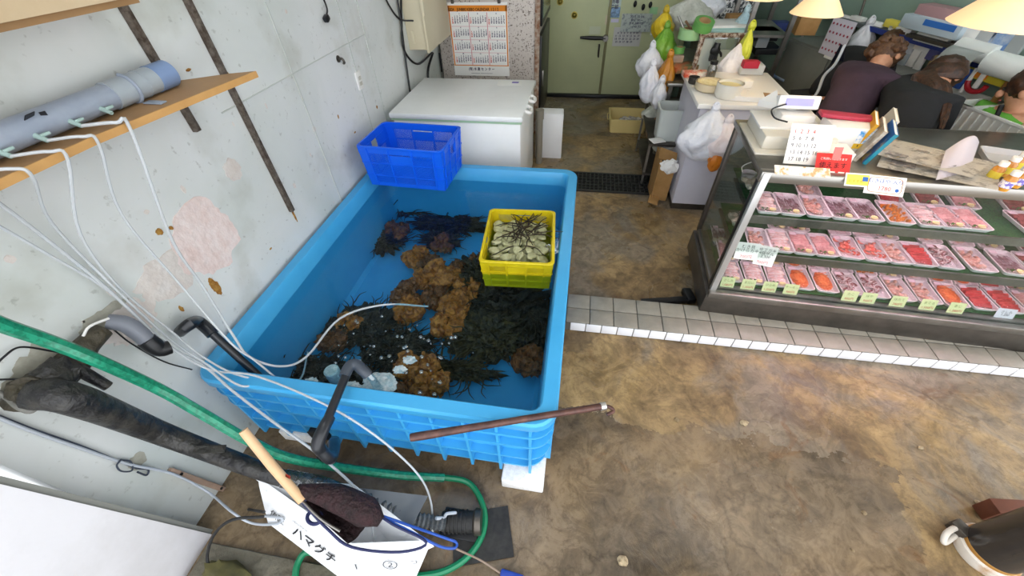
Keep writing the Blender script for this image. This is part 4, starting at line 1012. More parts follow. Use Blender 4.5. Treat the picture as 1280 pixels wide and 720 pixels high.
card('price_card', 'white handwritten card at the left of the middle shelf with red lower line', 'price card', (934, 314), .53, .12, .10, M_paper, [('むき貝\nかけらカキ', .024, 0, .18, M_ink), ('700円', .026, 0, -.42, M_red)], .35, -.05, v=.0)
card('price_card', 'white handwritten card with black and red writing right of the similar one', 'price card', (957, 320), .53, .10, .115, M_paper, [('ゆでガキ\n4個ザル\n2,300', .022, 0, .24, M_ink), ('700円', .024, -.05, -.42, M_red)], .35, -.20, v=.0)
card('price_card', 'white and grey price card at the right end of the bottom deck', 'price card', (1257, 392), .30, .09, .06, mat('blue_white_card', 'dfe2ee', .6), [('さしみ\n1,280', .018, 0, .05, M_ink)], .35, -.05, v=.03)
card('notice_card', 'grey-white plastic notice on the floor end of the case at the right edge', 'notice', (1268, 414), .20, .26, .07, mat('blue_white_card', 'dfe2ee', .6), [('お会計', .03, 0, -.1, M_blue_ink)], .9, .0)
# fish bowl + bags seen through the side glass
for k, (x, y, z, s_, l) in enumerate(((933, 240, .80, .055, 'small grey cup on the top shelf behind the side glass'),)):
    c = fz(x, y, .80)
    tt = thing('hanging_cup', l, 'cup', cw(.09, .42, .786))
    part('bowl', G().lathe([(.028, 0), (.04, .05), (.037, .05), (.026, .004)], n=20, caps=(True, True)), mat('pale_plastic_grey', 'b8bec4', .4), tt)
    part('bail', G().tube([(-.038, 0, .048), (-.05, .0, .085), (0, 0, .115), (.05, 0, .085), (.038, 0, .048)], .003, 8, 4), M_white, tt)
rnd = random.Random(8)
for k, (u, v, z, l) in enumerate(((.10, .33, .55, 'clear bag of oysters at the left end of the middle shelf'), (.11, .44, .29, 'clear bag of shellfish at the far left of the bottom deck'), (.09, .33, .80, 'clear pack of greens on the top shelf by the side glass'))):
    tt = thing('seafood_bag', l, 'bag', cw(u, v, z-.008))
    g = G()
    for j in range(8): g.sph((rnd.uniform(-.04, .04), rnd.uniform(-.05, .05), .018+rnd.uniform(0, .02)), (.018, .022, .014), sub=2, nz=.4, seed=j)
    part('contents', g, mat('pale_oyster', '9aa083', .5, var=(40, .35, .65), alt='c9c6b0'), tt)
    part('film', G().sph((0, 0, .03), (.07, .085, .03), sub=3, nz=.15, seed=k), M_film, tt)

# ============================================================ ON TOP OF THE CASE
ZC = ZT+.004
M_cream = mat('cream_plastic', 'ded9cc', .4, var=(3, .3, .7), alt='d2ccbd')
# scale / register: body + raised display
def oriented(c, X):  # frame from an x direction in plan
    X = V(X).normalized(); return X, V(-X.y, X.x, 0)
t = thing('label_scale', 'cream electronic weighing scale with label printer standing on the case corner', 'scale', cw(.19, .38, ZT), CT)
part('body', G().box((0, .02, .045), (.34, .34, .07), bev=.012), M_cream, t)
part('weighing_plate', G().box((-.03, .06, .085), (.30, .24, .012), bev=.004), M_white, t)
part('foot_tray', G().box((-.015, .0, .006), (.38, .40, .012), bev=.004), M_cream, t)
part('printer_box', G().box((.02, .10, .10), (.17, .14, .05), bev=.012), M_white, t)
part('display_neck', G().box((.0, .13, .135), (.05, .05, .05), bev=.006), M_white, t)
dd = part('display_head', G().box((0, .10, .165), (.20, .09, .065), rot=(-.35, 0, 0), bev=.008).prism([(-.095, .06, .14), (-.16, .16, .12), (-.095, .15, .18)], (0, 0, .03)), M_white, t)
part('screen', G().box((0, .0545, .1815), (.13, .004, .034), rot=(-.35, 0, 0)), mat('violet_lcd', '9c98dc', .3, emit=('8884dc', .35)), dd)
part('cable', G().tube([(-.05, .06, .17), (-.09, .03, .17), (-.13, .02, .15), (-.11, -.01, .12), (-.05, -.03, .11)], .004, 8, 5), M_black, t)
# white carton with blue/yellow label
t = thing('white_carton', 'white carton with a blue and yellow label standing beside the scale', 'carton', cw(*cuv(1046, 184, ZT), ZT), CT)
part('carton_box', G().box((0, 0, .065), (.20, .16, .13), bev=.004), M_white, t)
part('printed_label', G().box((.055, -.081, .088), (.07, .002, .065)), mat('sky_blue_print', '4c9fe0', .6, var=(30, .42, .55), alt='eef4fa'), t)
part('printed_label', G().box((.055, -.082, .045), (.07, .002, .025)), mat('yellow_print', 'eabf34', .6), t, label='yellow band')
part('lettering', G().box((.04, -.0835, .048), (.004, .0005, .01)), M_ink, t)
single('red_folder', G().box(cw(cuv(1046, 184, ZT)[0], cuv(1046, 184, ZT)[1]+.05, ZT+.14), (.26, .07, .018), rot=(0, .05, CT-.08), bev=.004), mat('crimson_plastic', 'b03048', .4), 'crimson flat case lying on top of the white carton', 'folder')
# white binder / flaps in front
single('white_sheet_box', G().prism([cw(.26, .12, ZT), cw(.40, .12, ZT), cw(.40, .24, ZT), cw(.26, .24, ZT)], (0, 0, .06)), M_white, 'low white box lying before the white carton', 'box')
t = thing('desk_calendar', 'white desk calendar page with small printed entries leaning before the scale', 'calendar', cw(.19, .09, ZT), CT)
part('page', G().box((0, .05, .085), (.19, .003, .185), rot=(-.55, 0, 0)), M_paper, t)
c0 = cw(.19, .09, ZT); Xc = V(CC, CS, 0); Yc = (V(-CS, CC, 0)*math.sin(.55)+V(0, 0, 1)*math.cos(.55)).normalized()
for j, s_ in enumerate(('1  2  3  4', '5  6  7  8', '9 10 11 12', '13 14 15 16', '17 18 19')):
    text('lettering', s_, .026, c0+V(-CS, CC, 0)*.05+V(0, 0, .085)+Yc*(.05-j*.032)-Xc*.08, Xc, Yc, M_red if j == 0 else mat('grey_ink', '5a5a66', .8), t, off=.003)
single('paper_strip', G().box(cw(.15, -.002, ZT+.016), (.24, .05, .002), rot=(.5, 0, CT)), mat('tan_printed_paper', 'efe9de', .7, var=(30, .5, .62), alt='cfa878'), 'white paper strip with tan print lying along the front left rail of the case', 'paper')
# red price card
t, c, X, Y, Zn = card('price_card', 'red card with white boxes hanging over the front rail of the case', 'price card', (1040, 212), ZT+.01, .15, .15, mat('red_card', 'd22e2c', .5), [('ご利用いただけます', .013, 0, .30, M_paper), ('使えます', .030, 0, .06, M_ink)], .9, -.05)
part('stripe', G().box(c-Y*.064+Zn*.0015, (.15, .02, .001), rot=Matrix((X, Y, Zn)).transposed()), M_paper, t, world=True)
for q in (-.04, 0, .04): part('logo_box', G().box(c-Y*.022+X*q+Zn*.0016, (.026, .026, .001), rot=Matrix((X, Y, Zn)).transposed()), M_paper, t, world=True)
single('red_tab', G().box(fz(1047, 192, ZT+.09), (.035, .003, .055), rot=(-.4, 0, 0)), mat('salmon_tab', 'e8706a', .5), 'salmon pink tab standing behind the red card', 'tab')
t, c, X, Y, Zn = card('price_card', 'yellow card with a small blue fish picture on the front rail', 'price card', (1072, 225), ZT, .105, .06, M_paper, [], .9, -.05)
part('yellow_field', G().box(c+Zn*.0015, (.092, .048, .001), rot=Matrix((X, Y, Zn)).transposed()), mat('yellow_card', 'f2e05a', .6), t, world=True)
part('blue_mark', G().box(c+X*.03+Y*.005+Zn*.0025, (.022, .02, .001), rot=Matrix((X, Y, Zn)).transposed()), M_blue_ink, t, world=True)
text('lettering', 'おすすめ', .016, c-X*.008-Y*.012, X, Y, mat('orange_ink', 'd88a20', .8), t, off=.0025, align='CENTER')
t, c, X, Y, Zn = card('price_card', 'large white card with a rounded brown border reading 1780 in red on the front rail', 'price card', (1106, 232), ZT-.01, .155, .085, M_paper, [('むきほや 入り', .022, 0, .12, M_blue_ink), ('1780', .026, -.0, -.28, M_red)], .9, -.14)
g = G(); bor = [c+X*(x)+Y*(y)+Zn*.002 for x, y, _ in rr(-.066, .066, -.034, .034, .016, 0, 5)]
g.tube(bor+[bor[0]], .0011, 5, 1); part('border', g, mat('brown_ink', 'b0783c', .7), t, world=True)
part('blue_mark', G().sph(c+X*.05-Y*.018+Zn*.001, (.008, .008, .002), sub=2, rot=Matrix((X, Y, Zn)).transposed()), M_blue_ink, t, world=True)
# magazines leaning
def mag(lab, u, v, rz, cov, band=None, cover2=None):
    t = thing('magazine', lab, 'magazine', cw(u, v, ZT), CT+rz)
    R = (0, .3, 0)
    part('pages', G().box((0, 0, .078), (.013, .20, .16), rot=R, bev=.001), M_paper, t)
    part('cover', G().box((.0073, 0, .0765), (.002, .202, .162), rot=R), cov, t)
    part('cover', G().box((-.0073, 0, .0795), (.002, .202, .162), rot=R), cov, t)
    part('spine', G().box((0, -.102, .078), (.0165, .003, .162), rot=R), band or cov, t)
mag('ochre yellow covered booklet leaning beside the white carton', cuv(1072, 190, ZT)[0], cuv(1072, 190, ZT)[1]+.06, -.35, mat('ochre_cover', 'd9a224', .4))
mag('grey-white magazine between the ochre and the blue ones', cuv(1080, 198, ZT)[0], cuv(1080, 198, ZT)[1]+.05, -.35, mat('grey_cover', 'b9b2a6', .4, var=(20, .4, .6), alt='8a7b6a'))
mag('blue and yellow magazine leaning at the right of the row', cuv(1092, 202, ZT)[0], cuv(1092, 202, ZT)[1]+.05, -.35, mat('blue_cover', '2f74c0', .35, var=(9, .46, .54), alt='e8c53a'), mat('teal_spine', '1f7f95', .4))
mag('cream edged magazine standing behind the blue one', cuv(1100, 190, ZT)[0], cuv(1100, 190, ZT)[1]+.10, -.35, mat('cream_cover', 'd8d2c4', .5))
# newspapers
M_news = mat('newsprint', 'e6e2da', .85, var=(16, .52, .6), alt='b5b0a8')
def news(lab, pts, z, k):
    P = [fz(x, y, z) for x, y in pts]
    f = lambda u, v: (P[0].lerp(P[1], u)).lerp(P[3].lerp(P[2], u), v)+V(0, 0, .004*noise.noise(Vector((u*3+k, v*3, k))))
    t = thing('newspaper', lab, 'newspaper', P[0]-V(0, 0, .01))
    part('sheets', G().cloth(f, 12, 8, .005), M_news, t, world=True)
    rnd = random.Random(k); g = G()
    X_ = (P[1]-P[0]).normalized(); Y_ = (P[3]-P[0]); 
    def patch(gg, u, v, du, dv, o=.004):
        a = [f(u, v), f(u+du, v), f(u+du, v+dv), f(u, v+dv)]; gg.quad(*[q+V(0, 0, o) for q in a])
    for cx in range(7):
        for r in range(16):
            if rnd.random() < .7: patch(g, .04+cx*.135, .05+r*.056, .10*rnd.uniform(.6, 1), .010)
    for (u, v, du, dv) in ((.1, .12, .22, .16), (.62, .3, .16, .12), (.30, .72, .14, .07), (.55, .8, .1, .07)):
        gp = G(); patch(gp, u, v, du, dv, .0052)
        part('photo_block', gp, mat('news_photo', '6f6866', .9, var=(40, .4, .6), alt='a09a94'), t, world=True, smooth=False)
    part('print_columns', g, mat('news_ink', 'b3afa8', .9), t, world=True, smooth=False)
news('lower sheet of newspaper spread on the case top', [(1096, 208), (1248, 238), (1250, 205), (1112, 172)], ZT+.022, 1)
news('upper sheet of newspaper spread on the case top with larger pictures', [(1092, 192), (1215, 222), (1235, 206), (1118, 176)], ZT+.045, 2)
0 and news('newspaper half hidden behind the blue magazine', [(1095, 210), (1180, 214), (1190, 190), (1110, 176)], ZT+.035, 3)
# white curled foam sheet at the back of the case top
a = cw(1.35, .62, ZT)
def curl(u, v):
    p = fz(1182+42*u, 188-10*u+22*v, ZT+.08); p.z += .05*math.sin(PI*u)*(1-v)-.06*v; return p
single('foam_wrap', G().cloth(curl, 14, 8, .006), mat('white_foam_sheet', 'ece6ee', .6), 'curled white foam sheet standing on the case top behind the newspaper', 'foam sheet')
# tray of bottles at right
t = thing('bottle_tray', 'grey plastic tray with small jars at the right end of the case top', 'tray', fz(1262, 205, ZT), CT-.3)
part('tray_shell', G().loft([rr(-.10, .12, -.07, .10, .02, .0), rr(-.11, .13, -.08, .11, .025, .03), rr(-.105, .125, -.075, .105, .022, .03), rr(-.095, .115, -.065, .095, .02, .004)], True, True, True), mat('grey_tray', 'b7b5b6', .4), t)
M_honey = mat('amber_sauce', 'c07a18', .2, var=(20, .4, .6), alt='e0a040', coat=.5)
for k, (x, y, l) in enumerate(((1247, 214, 'amber jar at the front left of the grey tray'), (1262, 226, 'amber jar with a round label at the very front of the grey tray'), (1262, 208, 'amber jar in the middle of the grey tray'), (1277, 222, 'amber jar at the right front of the grey tray'), (1274, 202, 'amber jar at the back right of the grey tray'))):
    c = fz(x, y, ZT+.05)
    tt = thing('sauce_jar', l, 'jar', (c.x, c.y, ZT+.008), group='amber jars on the case top')
    part('glass', G().lathe([(.020, 0), (.022, .01), (.022, .055), (.014, .07)], n=16), M_honey, tt)
    part('cap', G().lathe([(.0165, .068), (.0165, .085), (.015, .087)], n=16), M_white, tt)
    part('paper_label', G().lathe([(.0226, .015), (.0226, .045)], n=16, caps=(False, False)), mat('yellow_paper_label', 'd8c03c' , .6) if k % 2 == 0 else mat('white_red_label', 'f0e6e6', .6, var=(60, .48, .55), alt='7a6cc0'), tt)
# ============================================================ MIDDLE DISTANCE
def obox(g, c, d, X, bev=0):
    X = V(X).normalized(); Z = V(0, 0, 1); Y = Z.cross(X)
    return g.box(c, d, rot=Matrix((X, Y, Z)).transposed(), bev=bev)
M_freez = mat('white_enamel', 'eff0ef', .3, var=(2, .4, .8), alt='e3e5e2')
t = thing('chest_freezer', 'white chest freezer standing along the wall behind the blue tank', 'freezer', (-.97, 3.42, 0))
part('body', G().box((-.97, 3.42, .42), (1.04, .86, .76), bev=.012), M_freez, t, world=True)
part('lid', G().box((-.97, 3.42, .838), (1.08, .90, .045), bev=.014), M_freez, t, world=True)
part('gasket', G().box((-.97, 3.42, .808), (1.055, .875, .016)), mat('pale_green_gasket', 'a9c9a8', .6), t, world=True)
for y in (3.2, 3.44): part('handle', G().tube([(-.44, y-.06, .845), (-.40, y-.05, .83), (-.39, y, .825), (-.40, y+.05, .83), (-.44, y+.06, .845)], .014, 8, 4), M_white, t, world=True)
for x in (-1.40, -.54):
    for y in (3.08, 3.76): part('foot', G().cyl((x, y, 0), (x, y, .045), .025, n=12), M_black, t, world=True)
t = thing('paper_note', 'white paper sheet with purple print on the chest freezer lid', 'paper', fz(637, 104, .862))
c = fz(637, 104, .863); part('sheet', G().box(c, (.22, .13, .002), rot=(0, 0, .1)), M_paper, t, world=True)
part('print', G().box(c+V(.05, .02, .0015), (.06, .04, .001)), mat('purple_print', '8a7cc0', .7), t, world=True)
# rusty refrigerator cabinet
M_rustpaint = mat('chipped_rusty_enamel', 'c3bab2', .45, .2, var=(70, .56, .62), alt='4f3f36', bump=(50, .3))
t = thing('steel_refrigerator', 'tall rust-speckled refrigerator with a calendar on its side, behind the chest freezer', 'refrigerator', (-1.02, 5.1, 0))
part('body', G().box((-1.02, 5.12, .97), (1.04, 1.14, 1.78), bev=.01), M_rustpaint, t, world=True)
part('top_panel', G().box((-1.02, 5.12, 1.98), (1.06, 1.16, .22), bev=.01), mat('dull_silver', 'b4b2ad', .4, .4, var=(30, .45, .6), alt='8f857c'), t, world=True)
part('corner_trim', G().box((-.50, 4.545, .97), (.05, .03, 1.78), bev=.004), mat('rust_trim', '7c4c2c', .7, var=(25, .35, .6), alt='b0a090'), t, world=True, label='rusted corner trim')
for z0, z1, y0, y1 in ((1.12, 1.80, 4.68, 5.6), (.16, 1.04, 4.68, 5.6)):
    d = part('door', G().box((-.485, (y0+y1)/2, (z0+z1)/2), (.035, y1-y0, z1-z0), bev=.005), M_black, t, world=True, label='dark door')
    if z0 > 1: part('door_glass', G().box((-.466, (y0+y1)/2, (z0+z1)/2), (.006, y1-y0-.12, z1-z0-.12)), mat('dim_green_glass', '4d6a66', .15), d, world=True)
    else: part('door_handle', G().box((-.455, y0+.06, .62), (.02, .03, .16), bev=.003), M_steel, d, world=True)
for x in (-1.46, -.56):
    for y in (4.62, 5.62): part('leg', G().cyl((x, y, 0), (x, y, .085), .025, n=12), M_dsteel, t, world=True)
# calendar
c1, c2 = fy(564, 3, 4.535), fy(636, 94, 4.535); cw_, ch_ = .50, .0
c3 = fy(564, 94, 4.535); x0 = (c1.x+c3.x)/2+.0; x1 = (fy(635, 4, 4.535).x+c2.x)/2; z0, z1 = c3.z, c1.z
t = thing('wall_calendar', 'white year calendar with an orange border hanging on the rusty refrigerator', 'calendar', ((x0+x1)/2, 4.538, z0))
part('sheet', G().box(((x0+x1)/2, 4.538, (z0+z1)/2), (x1-x0, .004, z1-z0)), M_paper, t, world=True)
M_or = mat('orange_print', 'e0861e', .7)
W_ = x1-x0; H2 = z1-z0
g = G().box((x0+W_/2, 4.5355, z1-.075*H2), (W_*.99, .001, .075*H2))
for xx in (x0+.012, x1-.012): g.box((xx, 4.5355, z1-.44*H2), (.012, .001, H2*.80))
g.box((x0+W_/2, 4.5355, z1-.845*H2), (W_*.99, .001, .008))
part('orange_border', g, M_or, t, world=True)
M_ruled = mat('red_ruling', 'd89aa0', .8); g = G()
gx, gz = x0+.022, z1-.125*H2; gw, gh = (W_-.044)/3, .715*H2/4
for k in (1, 2): g.box((gx+gw*k, 4.5353, gz-gh*2), (.008, .0008, gh*4))
for k in (1, 2, 3): g.box((gx+gw*1.5, 4.5353, gz-gh*k), (gw*3, .0008, .003))
part('ruling', g, M_ruled, t, world=True)
import calendar as _c
_c.setfirstweekday(6); M_num = mat('calendar_ink', '4a4660', .8)
for mth in range(12):
    cx, cz = gx+gw*(mth % 3), gz-gh*(mth//3)
    text('month_number', str(mth+1), gh*.14, (cx+gw/2, 4.5350, cz-gh*.13), (1, 0, 0), (0, 0, 1), M_num, t, align='CENTER', bold=.001)
    for r, wk in enumerate(_c.monthcalendar(2024, mth+1)):
        for d, day in enumerate(wk):
            if day and r < 6:
                pass
    s_ = '\n'.join(' '.join('%2s' % (d or '') for d in wk) for wk in _c.monthcalendar(2024, mth+1))
    for d in range(7):
        col = '\n'.join(str(wk[d] or ' ') for wk in _c.monthcalendar(2024, mth+1))
        text('day_column', col, gh*.115, (cx+gw*(.10+d*.135), 4.5350, cz-gh*.30), (1, 0, 0), (0, 0, 1), M_red if d == 0 else M_num, t, align='CENTER', bold=.0012, ls=1.05)
text('lettering', '2024    JUNBIKI KEIBO CALENDAR  1 2 1 2', .034, (x0+.012, 4.5348, z1-.105*H2), (1, 0, 0), (0, 0, 1), mat('dark_brown_ink', '3c2206', .8), t, sx=(W_-.03)/.66*.92, bold=.001)
text('lettering', '(有) 水 産 セ ン タ ー', .034, (x0+W_/2, 4.535, z0+.055), (1, 0, 0), (0, 0, 1), M_num, t, align='CENTER', sx=.9, bold=.001)
text('lettering', '――――――  ――――――――', .016, (x0+W_/2, 4.535, z0+.02), (1, 0, 0), (0, 0, 1), M_num, t, align='CENTER', bold=.0008)
for k, xx in enumerate((x0+.06, x1-.08)):
    single('magnet', G().box((xx, 4.53, z1+.015), (.03, .02, .05), bev=.006), M_dsteel, 'small grey magnet clip on the %s top corner of the orange calendar' % ('left', 'right')[k], 'magnet')
# white foam box on end + grey pipe
t = thing('foam_box', 'white foam box standing on end beside the chest freezer', 'foam box', (-.30, 4.18, 0))
part('box_body', G().box((-.31, 4.20, .235), (.27, .16, .47), bev=.014), M_sty, t, world=True)
part('lid', G().box((-.31, 4.105, .235), (.285, .03, .485), bev=.01), M_sty, t, world=True)
t = thing('grey_post', 'short grey plastic pipe standing upright between freezer and foam box', 'pipe', fz(668, 188, .1))
part('pipe', G().cyl((-.40, 3.97, 0), (-.40, 3.97, .52), .034, n=18), mat('weathered_grey_pipe', '8a8578', .6), t, world=True)
part('socket', G().cyl((-.40, 3.97, .47), (-.40, 3.97, .56), .042, n=18), mat('weathered_grey_pipe', '8a8578', .6), t, world=True)
# ---- cold room door in the back wall
M_dgreen = mat('pale_green_door', 'cbd0a4', .4, var=(1.6, .3, .8), alt='b9c096')
DY = 6.15
dr = struct('door_1', G().box((-.14, DY-.045, 1.12), (.74, .08, 2.16), bev=.006), M_dgreen)
part('door_leaf', G().box((.72, DY-.045, 1.12), (.92, .08, 2.16), bev=.006), M_dgreen, dr)
part('centre_post', G().box((.245, DY-.085, 1.12), (.035, .03, 2.16), bev=.004), mat('tarnished_strip', '8d8a66', .45, .4), dr)
part('door_frame', G().box((-.53, DY-.03, 1.12), (.05, .10, 2.24), bev=.004).box((1.21, DY-.03, 1.12), (.05, .10, 2.24), bev=.004), M_dgreen, dr)
part('threshold', G().box((.34, DY-.08, .02), (1.75, .12, .04), bev=.005), M_black, dr)
def dp(x, y, o=.10): return fy(x, y, DY-o)
a, b = dp(725, 47, .14), dp(757, 48, .14)
h = part('latch', G().tube([a, a.lerp(b, .4), b], [.014, .024, .022], 12, 2), M_black, dr, label='dark latch bar')
part('latch_boss', G().cyl(b+V(0, .05, 0), b+V(0, -.02, 0), .035, n=18), M_steel, h)
part('pull_handle', G().tube([dp(749, 56, .12), dp(749, 58, .16), dp(748, 68, .16), dp(748, 71, .12)], .012, 8, 3), M_dsteel, dr)
for x, y in ((700, 2), (718, 19)): part('knob', G().sph(dp(x, y, .11), .034, sub=3).cyl(dp(x, y, .09), dp(x, y, .12), .04, n=16), mat('aged_brass', '8c7d3a', .3, .8), dr, label='brass knob')
part('latch_plate', G().box(dp(759, 25, .09), (.05, .01, .10)), M_beige, dr)
def note(x0, y0, x1, y1, m, lab, name='paper_note', cat='paper', o=.092, th=.003, txt=None):
    a, b = dp(x0, y0, o), dp(x1, y1, o)
    t = thing(name, lab, cat, ((a.x+b.x)/2, a.y, min(a.z, b.z)))
    part('sheet', G().box((a+b)/2, (abs(b.x-a.x), th, abs(b.z-a.z))), m, t, world=True)
    if txt:
        s_, sz, mm = txt; text('lettering', s_, sz, ((a.x+b.x)/2, a.y-th/2, max(a.z, b.z)-sz*1.3), (1, 0, 0), (0, 0, 1), mm, t, align='CENTER', ls=1.1, bold=.001)
    return t
note(737, 33, 750, 43, mat('aged_paper', 'c9cfb4', .8), 'faded paper square taped beside the door latch')
note(762, -4, 776, 8, mat('pale_blue_paper', 'c3d3cc', .8), 'pale paper at the top of the right door leaf', txt=('消毒\n確認\n----', .05, M_num))
note(762, 9, 774, 22, mat('slate_notice', '5a7088', .5, var=(12, .4, .6), alt='9cc2ea'), 'small slate blue notice with a bright centre on the right door leaf', 'notice_plate', 'notice')
note(764, 23.5, 773, 28, mat('lilac_white', 'd9d4ea', .7), 'tiny lilac sticker under the slate blue notice', 'sticker', 'sticker')
note(778, 17, 812, 40, mat('whiteboard', 'b9c2bb', .3, var=(26, .5, .62), alt='858d90'), 'whiteboard covered in writing on the right door leaf', 'whiteboard', 'whiteboard', .11, .012, ('ア 15  22 3/6\n 4/12  30 ---\nカキ 200 120\n --- 45 7/2', .032, M_num))
cal = '\n'.join('  '.join('%2s' % (d or ' ') for d in wk) for wk in _c.monthcalendar(2024, 2))
note(768, 34, 799, 58, mat('grey_white_paper', 'c9c9c6', .8), 'month calendar sheet hanging below the whiteboard', 'month_calendar', 'calendar', txt=(cal, .030, M_num))
note(814, 36, 820, 44, M_paper, 'small white slip at the right edge of the whiteboard')
note(813, 9, 821, 18, mat('light_green_note', '9fcf9a', .7), 'light green note near the top right of the door', 'sticker', 'sticker')
for x, y, l in ((794, 5, 'left'), (804, 9, 'middle'), (813, 6, 'right')):
    single('magnet_hook', G().sph(dp(x, y, .12), (.022, .02, .035), sub=2), M_black, 'dark hook on the door above the whiteboard, the %s one of three' % l, 'hook')
# yellow tray on floor
def open_box(g, W, D, H, th=.012, r=.03, tp=.93, flare=.008):
    def q(k, z, i=0): return [(x*k, y*k, z) for x, y, z in rr(-W/2+i, W/2-i, -D/2+i, D/2-i, r, z, 4)]
    return g.loft([q(tp, 0), q(1, H-.015), [(x*1.0, y, z) for x, y, z in rr(-W/2-flare, W/2+flare, -D/2-flare, D/2+flare, r, H-.012, 4)], rr(-W/2-flare, W/2+flare, -D/2-flare, D/2+flare, r, H, 4), q(1, H, th), q(tp, th, th)], True, True, True)
t = thing('plastic_tub', 'shallow cream-yellow plastic tub on the floor before the green door', 'tub', (.575, 5.02, 0), .0)
part('tub_shell', open_box(G(), .44, .40, .16), mat('cream_yellow_plastic', 'dcc685', .45), t)
part('handle_rim', G().tube([(-.228, -.10, .13), (-.24, -.08, .12), (-.24, .08, .12), (-.228, .10, .13)], .006, 6, 3), mat('cream_yellow_plastic', 'dcc685', .45), t)
g = G()
for j in range(9): g.sph((random.uniform(-.12, .12), random.uniform(-.12, .12), .05), (.07, .05, .03), sub=3, nz=.6, ns=3, seed=j)
single('plastic_wrap', g, mat('grey_clear_wrap', 'a8a19b', .2, var=(24, .4, .6), alt='dcd8d4', bump=(30, .8)), 'crumpled clear wrap lying in the cream-yellow tub', 'plastic wrap', loc=(.575, 5.02, .0))
# ---- white undercounter cabinet at the end of the aisle
t = thing('white_cabinet', 'white undercounter cabinet between the display case and the drain', 'cabinet', (1.20, 3.56, 0))
M_cabw = mat('cool_white_enamel', 'd3d1dc', .4, var=(2, .3, .8), alt='c4c3cf')
part('body', G().box((1.20, 3.56, .48), (.64, .74, .82), bev=.006), M_cabw, t, world=True)
part('worktop', G().box((1.20, 3.56, .91), (.70, .80, .035), bev=.005), M_white, t, world=True)
part('plinth', G().box((1.20, 3.57, .035), (.62, .70, .07)), M_dsteel, t, world=True)
part('door_gap', G().box((1.30, 3.188, .50), (.004, .004, .70)), M_grout, t, world=True)
part('knob', G().sph((1.36, 3.175, .78), .014, sub=2), mat('orange_knob', 'b87038', .4), t, world=True)
CT2 = .930
# things on the cabinet top
def pot(px, py, r, h, m, lab, name='bowl', z=CT2, cat='bowl', sub=None):
    c = fz(px, py, z); t = thing(name, lab, cat, (c.x, c.y, z))
    part('shell', G().lathe([(r*.85, 0), (r, h*.2), (r, h), (r*.93, h), (r*.9, h*.15)], n=28), m, t)
    part('lip', G().lathe([(r*1.03, h*.93), (r*1.03, h), (r*.93, h)], n=28, caps=(False, False)), m, t)
    if sub: part('filling', G().lathe([(r*.92, h*.8), (r*.5, h*.86)], n=24), sub, t)
    return t
pot(908, 121, .092, .10, mat('white_enamel_pot', 'e8e4da', .35), 'round white pot at the front of the cabinet top', 'cooking_pot', cat='pot', sub=mat('cream_filling', 'cfc79a', .6))
pot(886, 112, .110, .06, mat('bamboo_beige', 'd9c8a8', .6), 'wide beige round container behind the white pot', 'round_container', cat='container', sub=mat('cream_paper', 'e8dfb8', .7, var=(30, .4, .6), alt='d6c894'))
pot(866, 104, .04, .05, M_dsteel, 'small dark dish at the far left of the cabinet top', 'dish', cat='dish')
t = thing('glass_jar', 'clear glass jar with a black lid standing behind the beige container', 'jar', fz(887, 98, CT2))
part('glass', G().lathe([(.034, 0), (.036, .02), (.036, .08), (.026, .10), (.026, .115)], n=20), clear_mat('jar_glass', 'd5d8d4', .1), t)
part('lid', G().lathe([(.029, .108), (.029, .13), (.027, .132)], n=20), M_black, t)
part('contents', G().lathe([(.031, .004), (.031, .05)], n=20), mat('grey_brown_powder', '9b8c80', .8), t)
def sbox(px, py, z, d, m, lab, name, cat, rz=0, rot=None, bev=.004):
    c = fz(px, py, z+d[2]/2); return single(name, G().box((0, 0, d[2]/2), d, bev=bev), m, lab, cat, loc=(c.x, c.y, z), rz=rz)
sbox(869, 92, CT2, (.20, .10, .035), mat('red_orange_box', 'd2502c', .5, var=(14, .4, .6), alt='e8e0d0'), 'red and white flat box at the back of the cabinet top', 'flat_box', 'box', .1)
sbox(930, 120, CT2, (.26, .14, .035), M_white, 'flat white box right of the white pot', 'flat_box', 'box', -.15)
sbox(926, 104, CT2, (.14, .10, .05), M_paper, 'small white box at the back right of the cabinet top', 'flat_box', 'box', .3)
sbox(960, 121, .93, (.30, .08, .03), mat('brown_board', '9a7650', .6), 'brown wooden board behind the weighing scale', 'wooden_board', 'board', -.3)
# work table behind
t = thing('work_table', 'steel work table crowded with bags and boxes behind the white cabinet', 'table', (1.15, 4.6, 0))
part('tabletop', G().box((1.15, 4.62, .80), (.78, 1.25, .03), bev=.004), M_steel, t, world=True)
part('lower_shelf', G().box((1.15, 4.62, .28), (.72, 1.18, .02), bev=.003), M_steel, t, world=True)
for x in (.80, 1.50):
    for y in (4.04, 5.20): part('leg', G().box((x, y, .39), (.035, .035, .78)), M_steel, t, world=True)
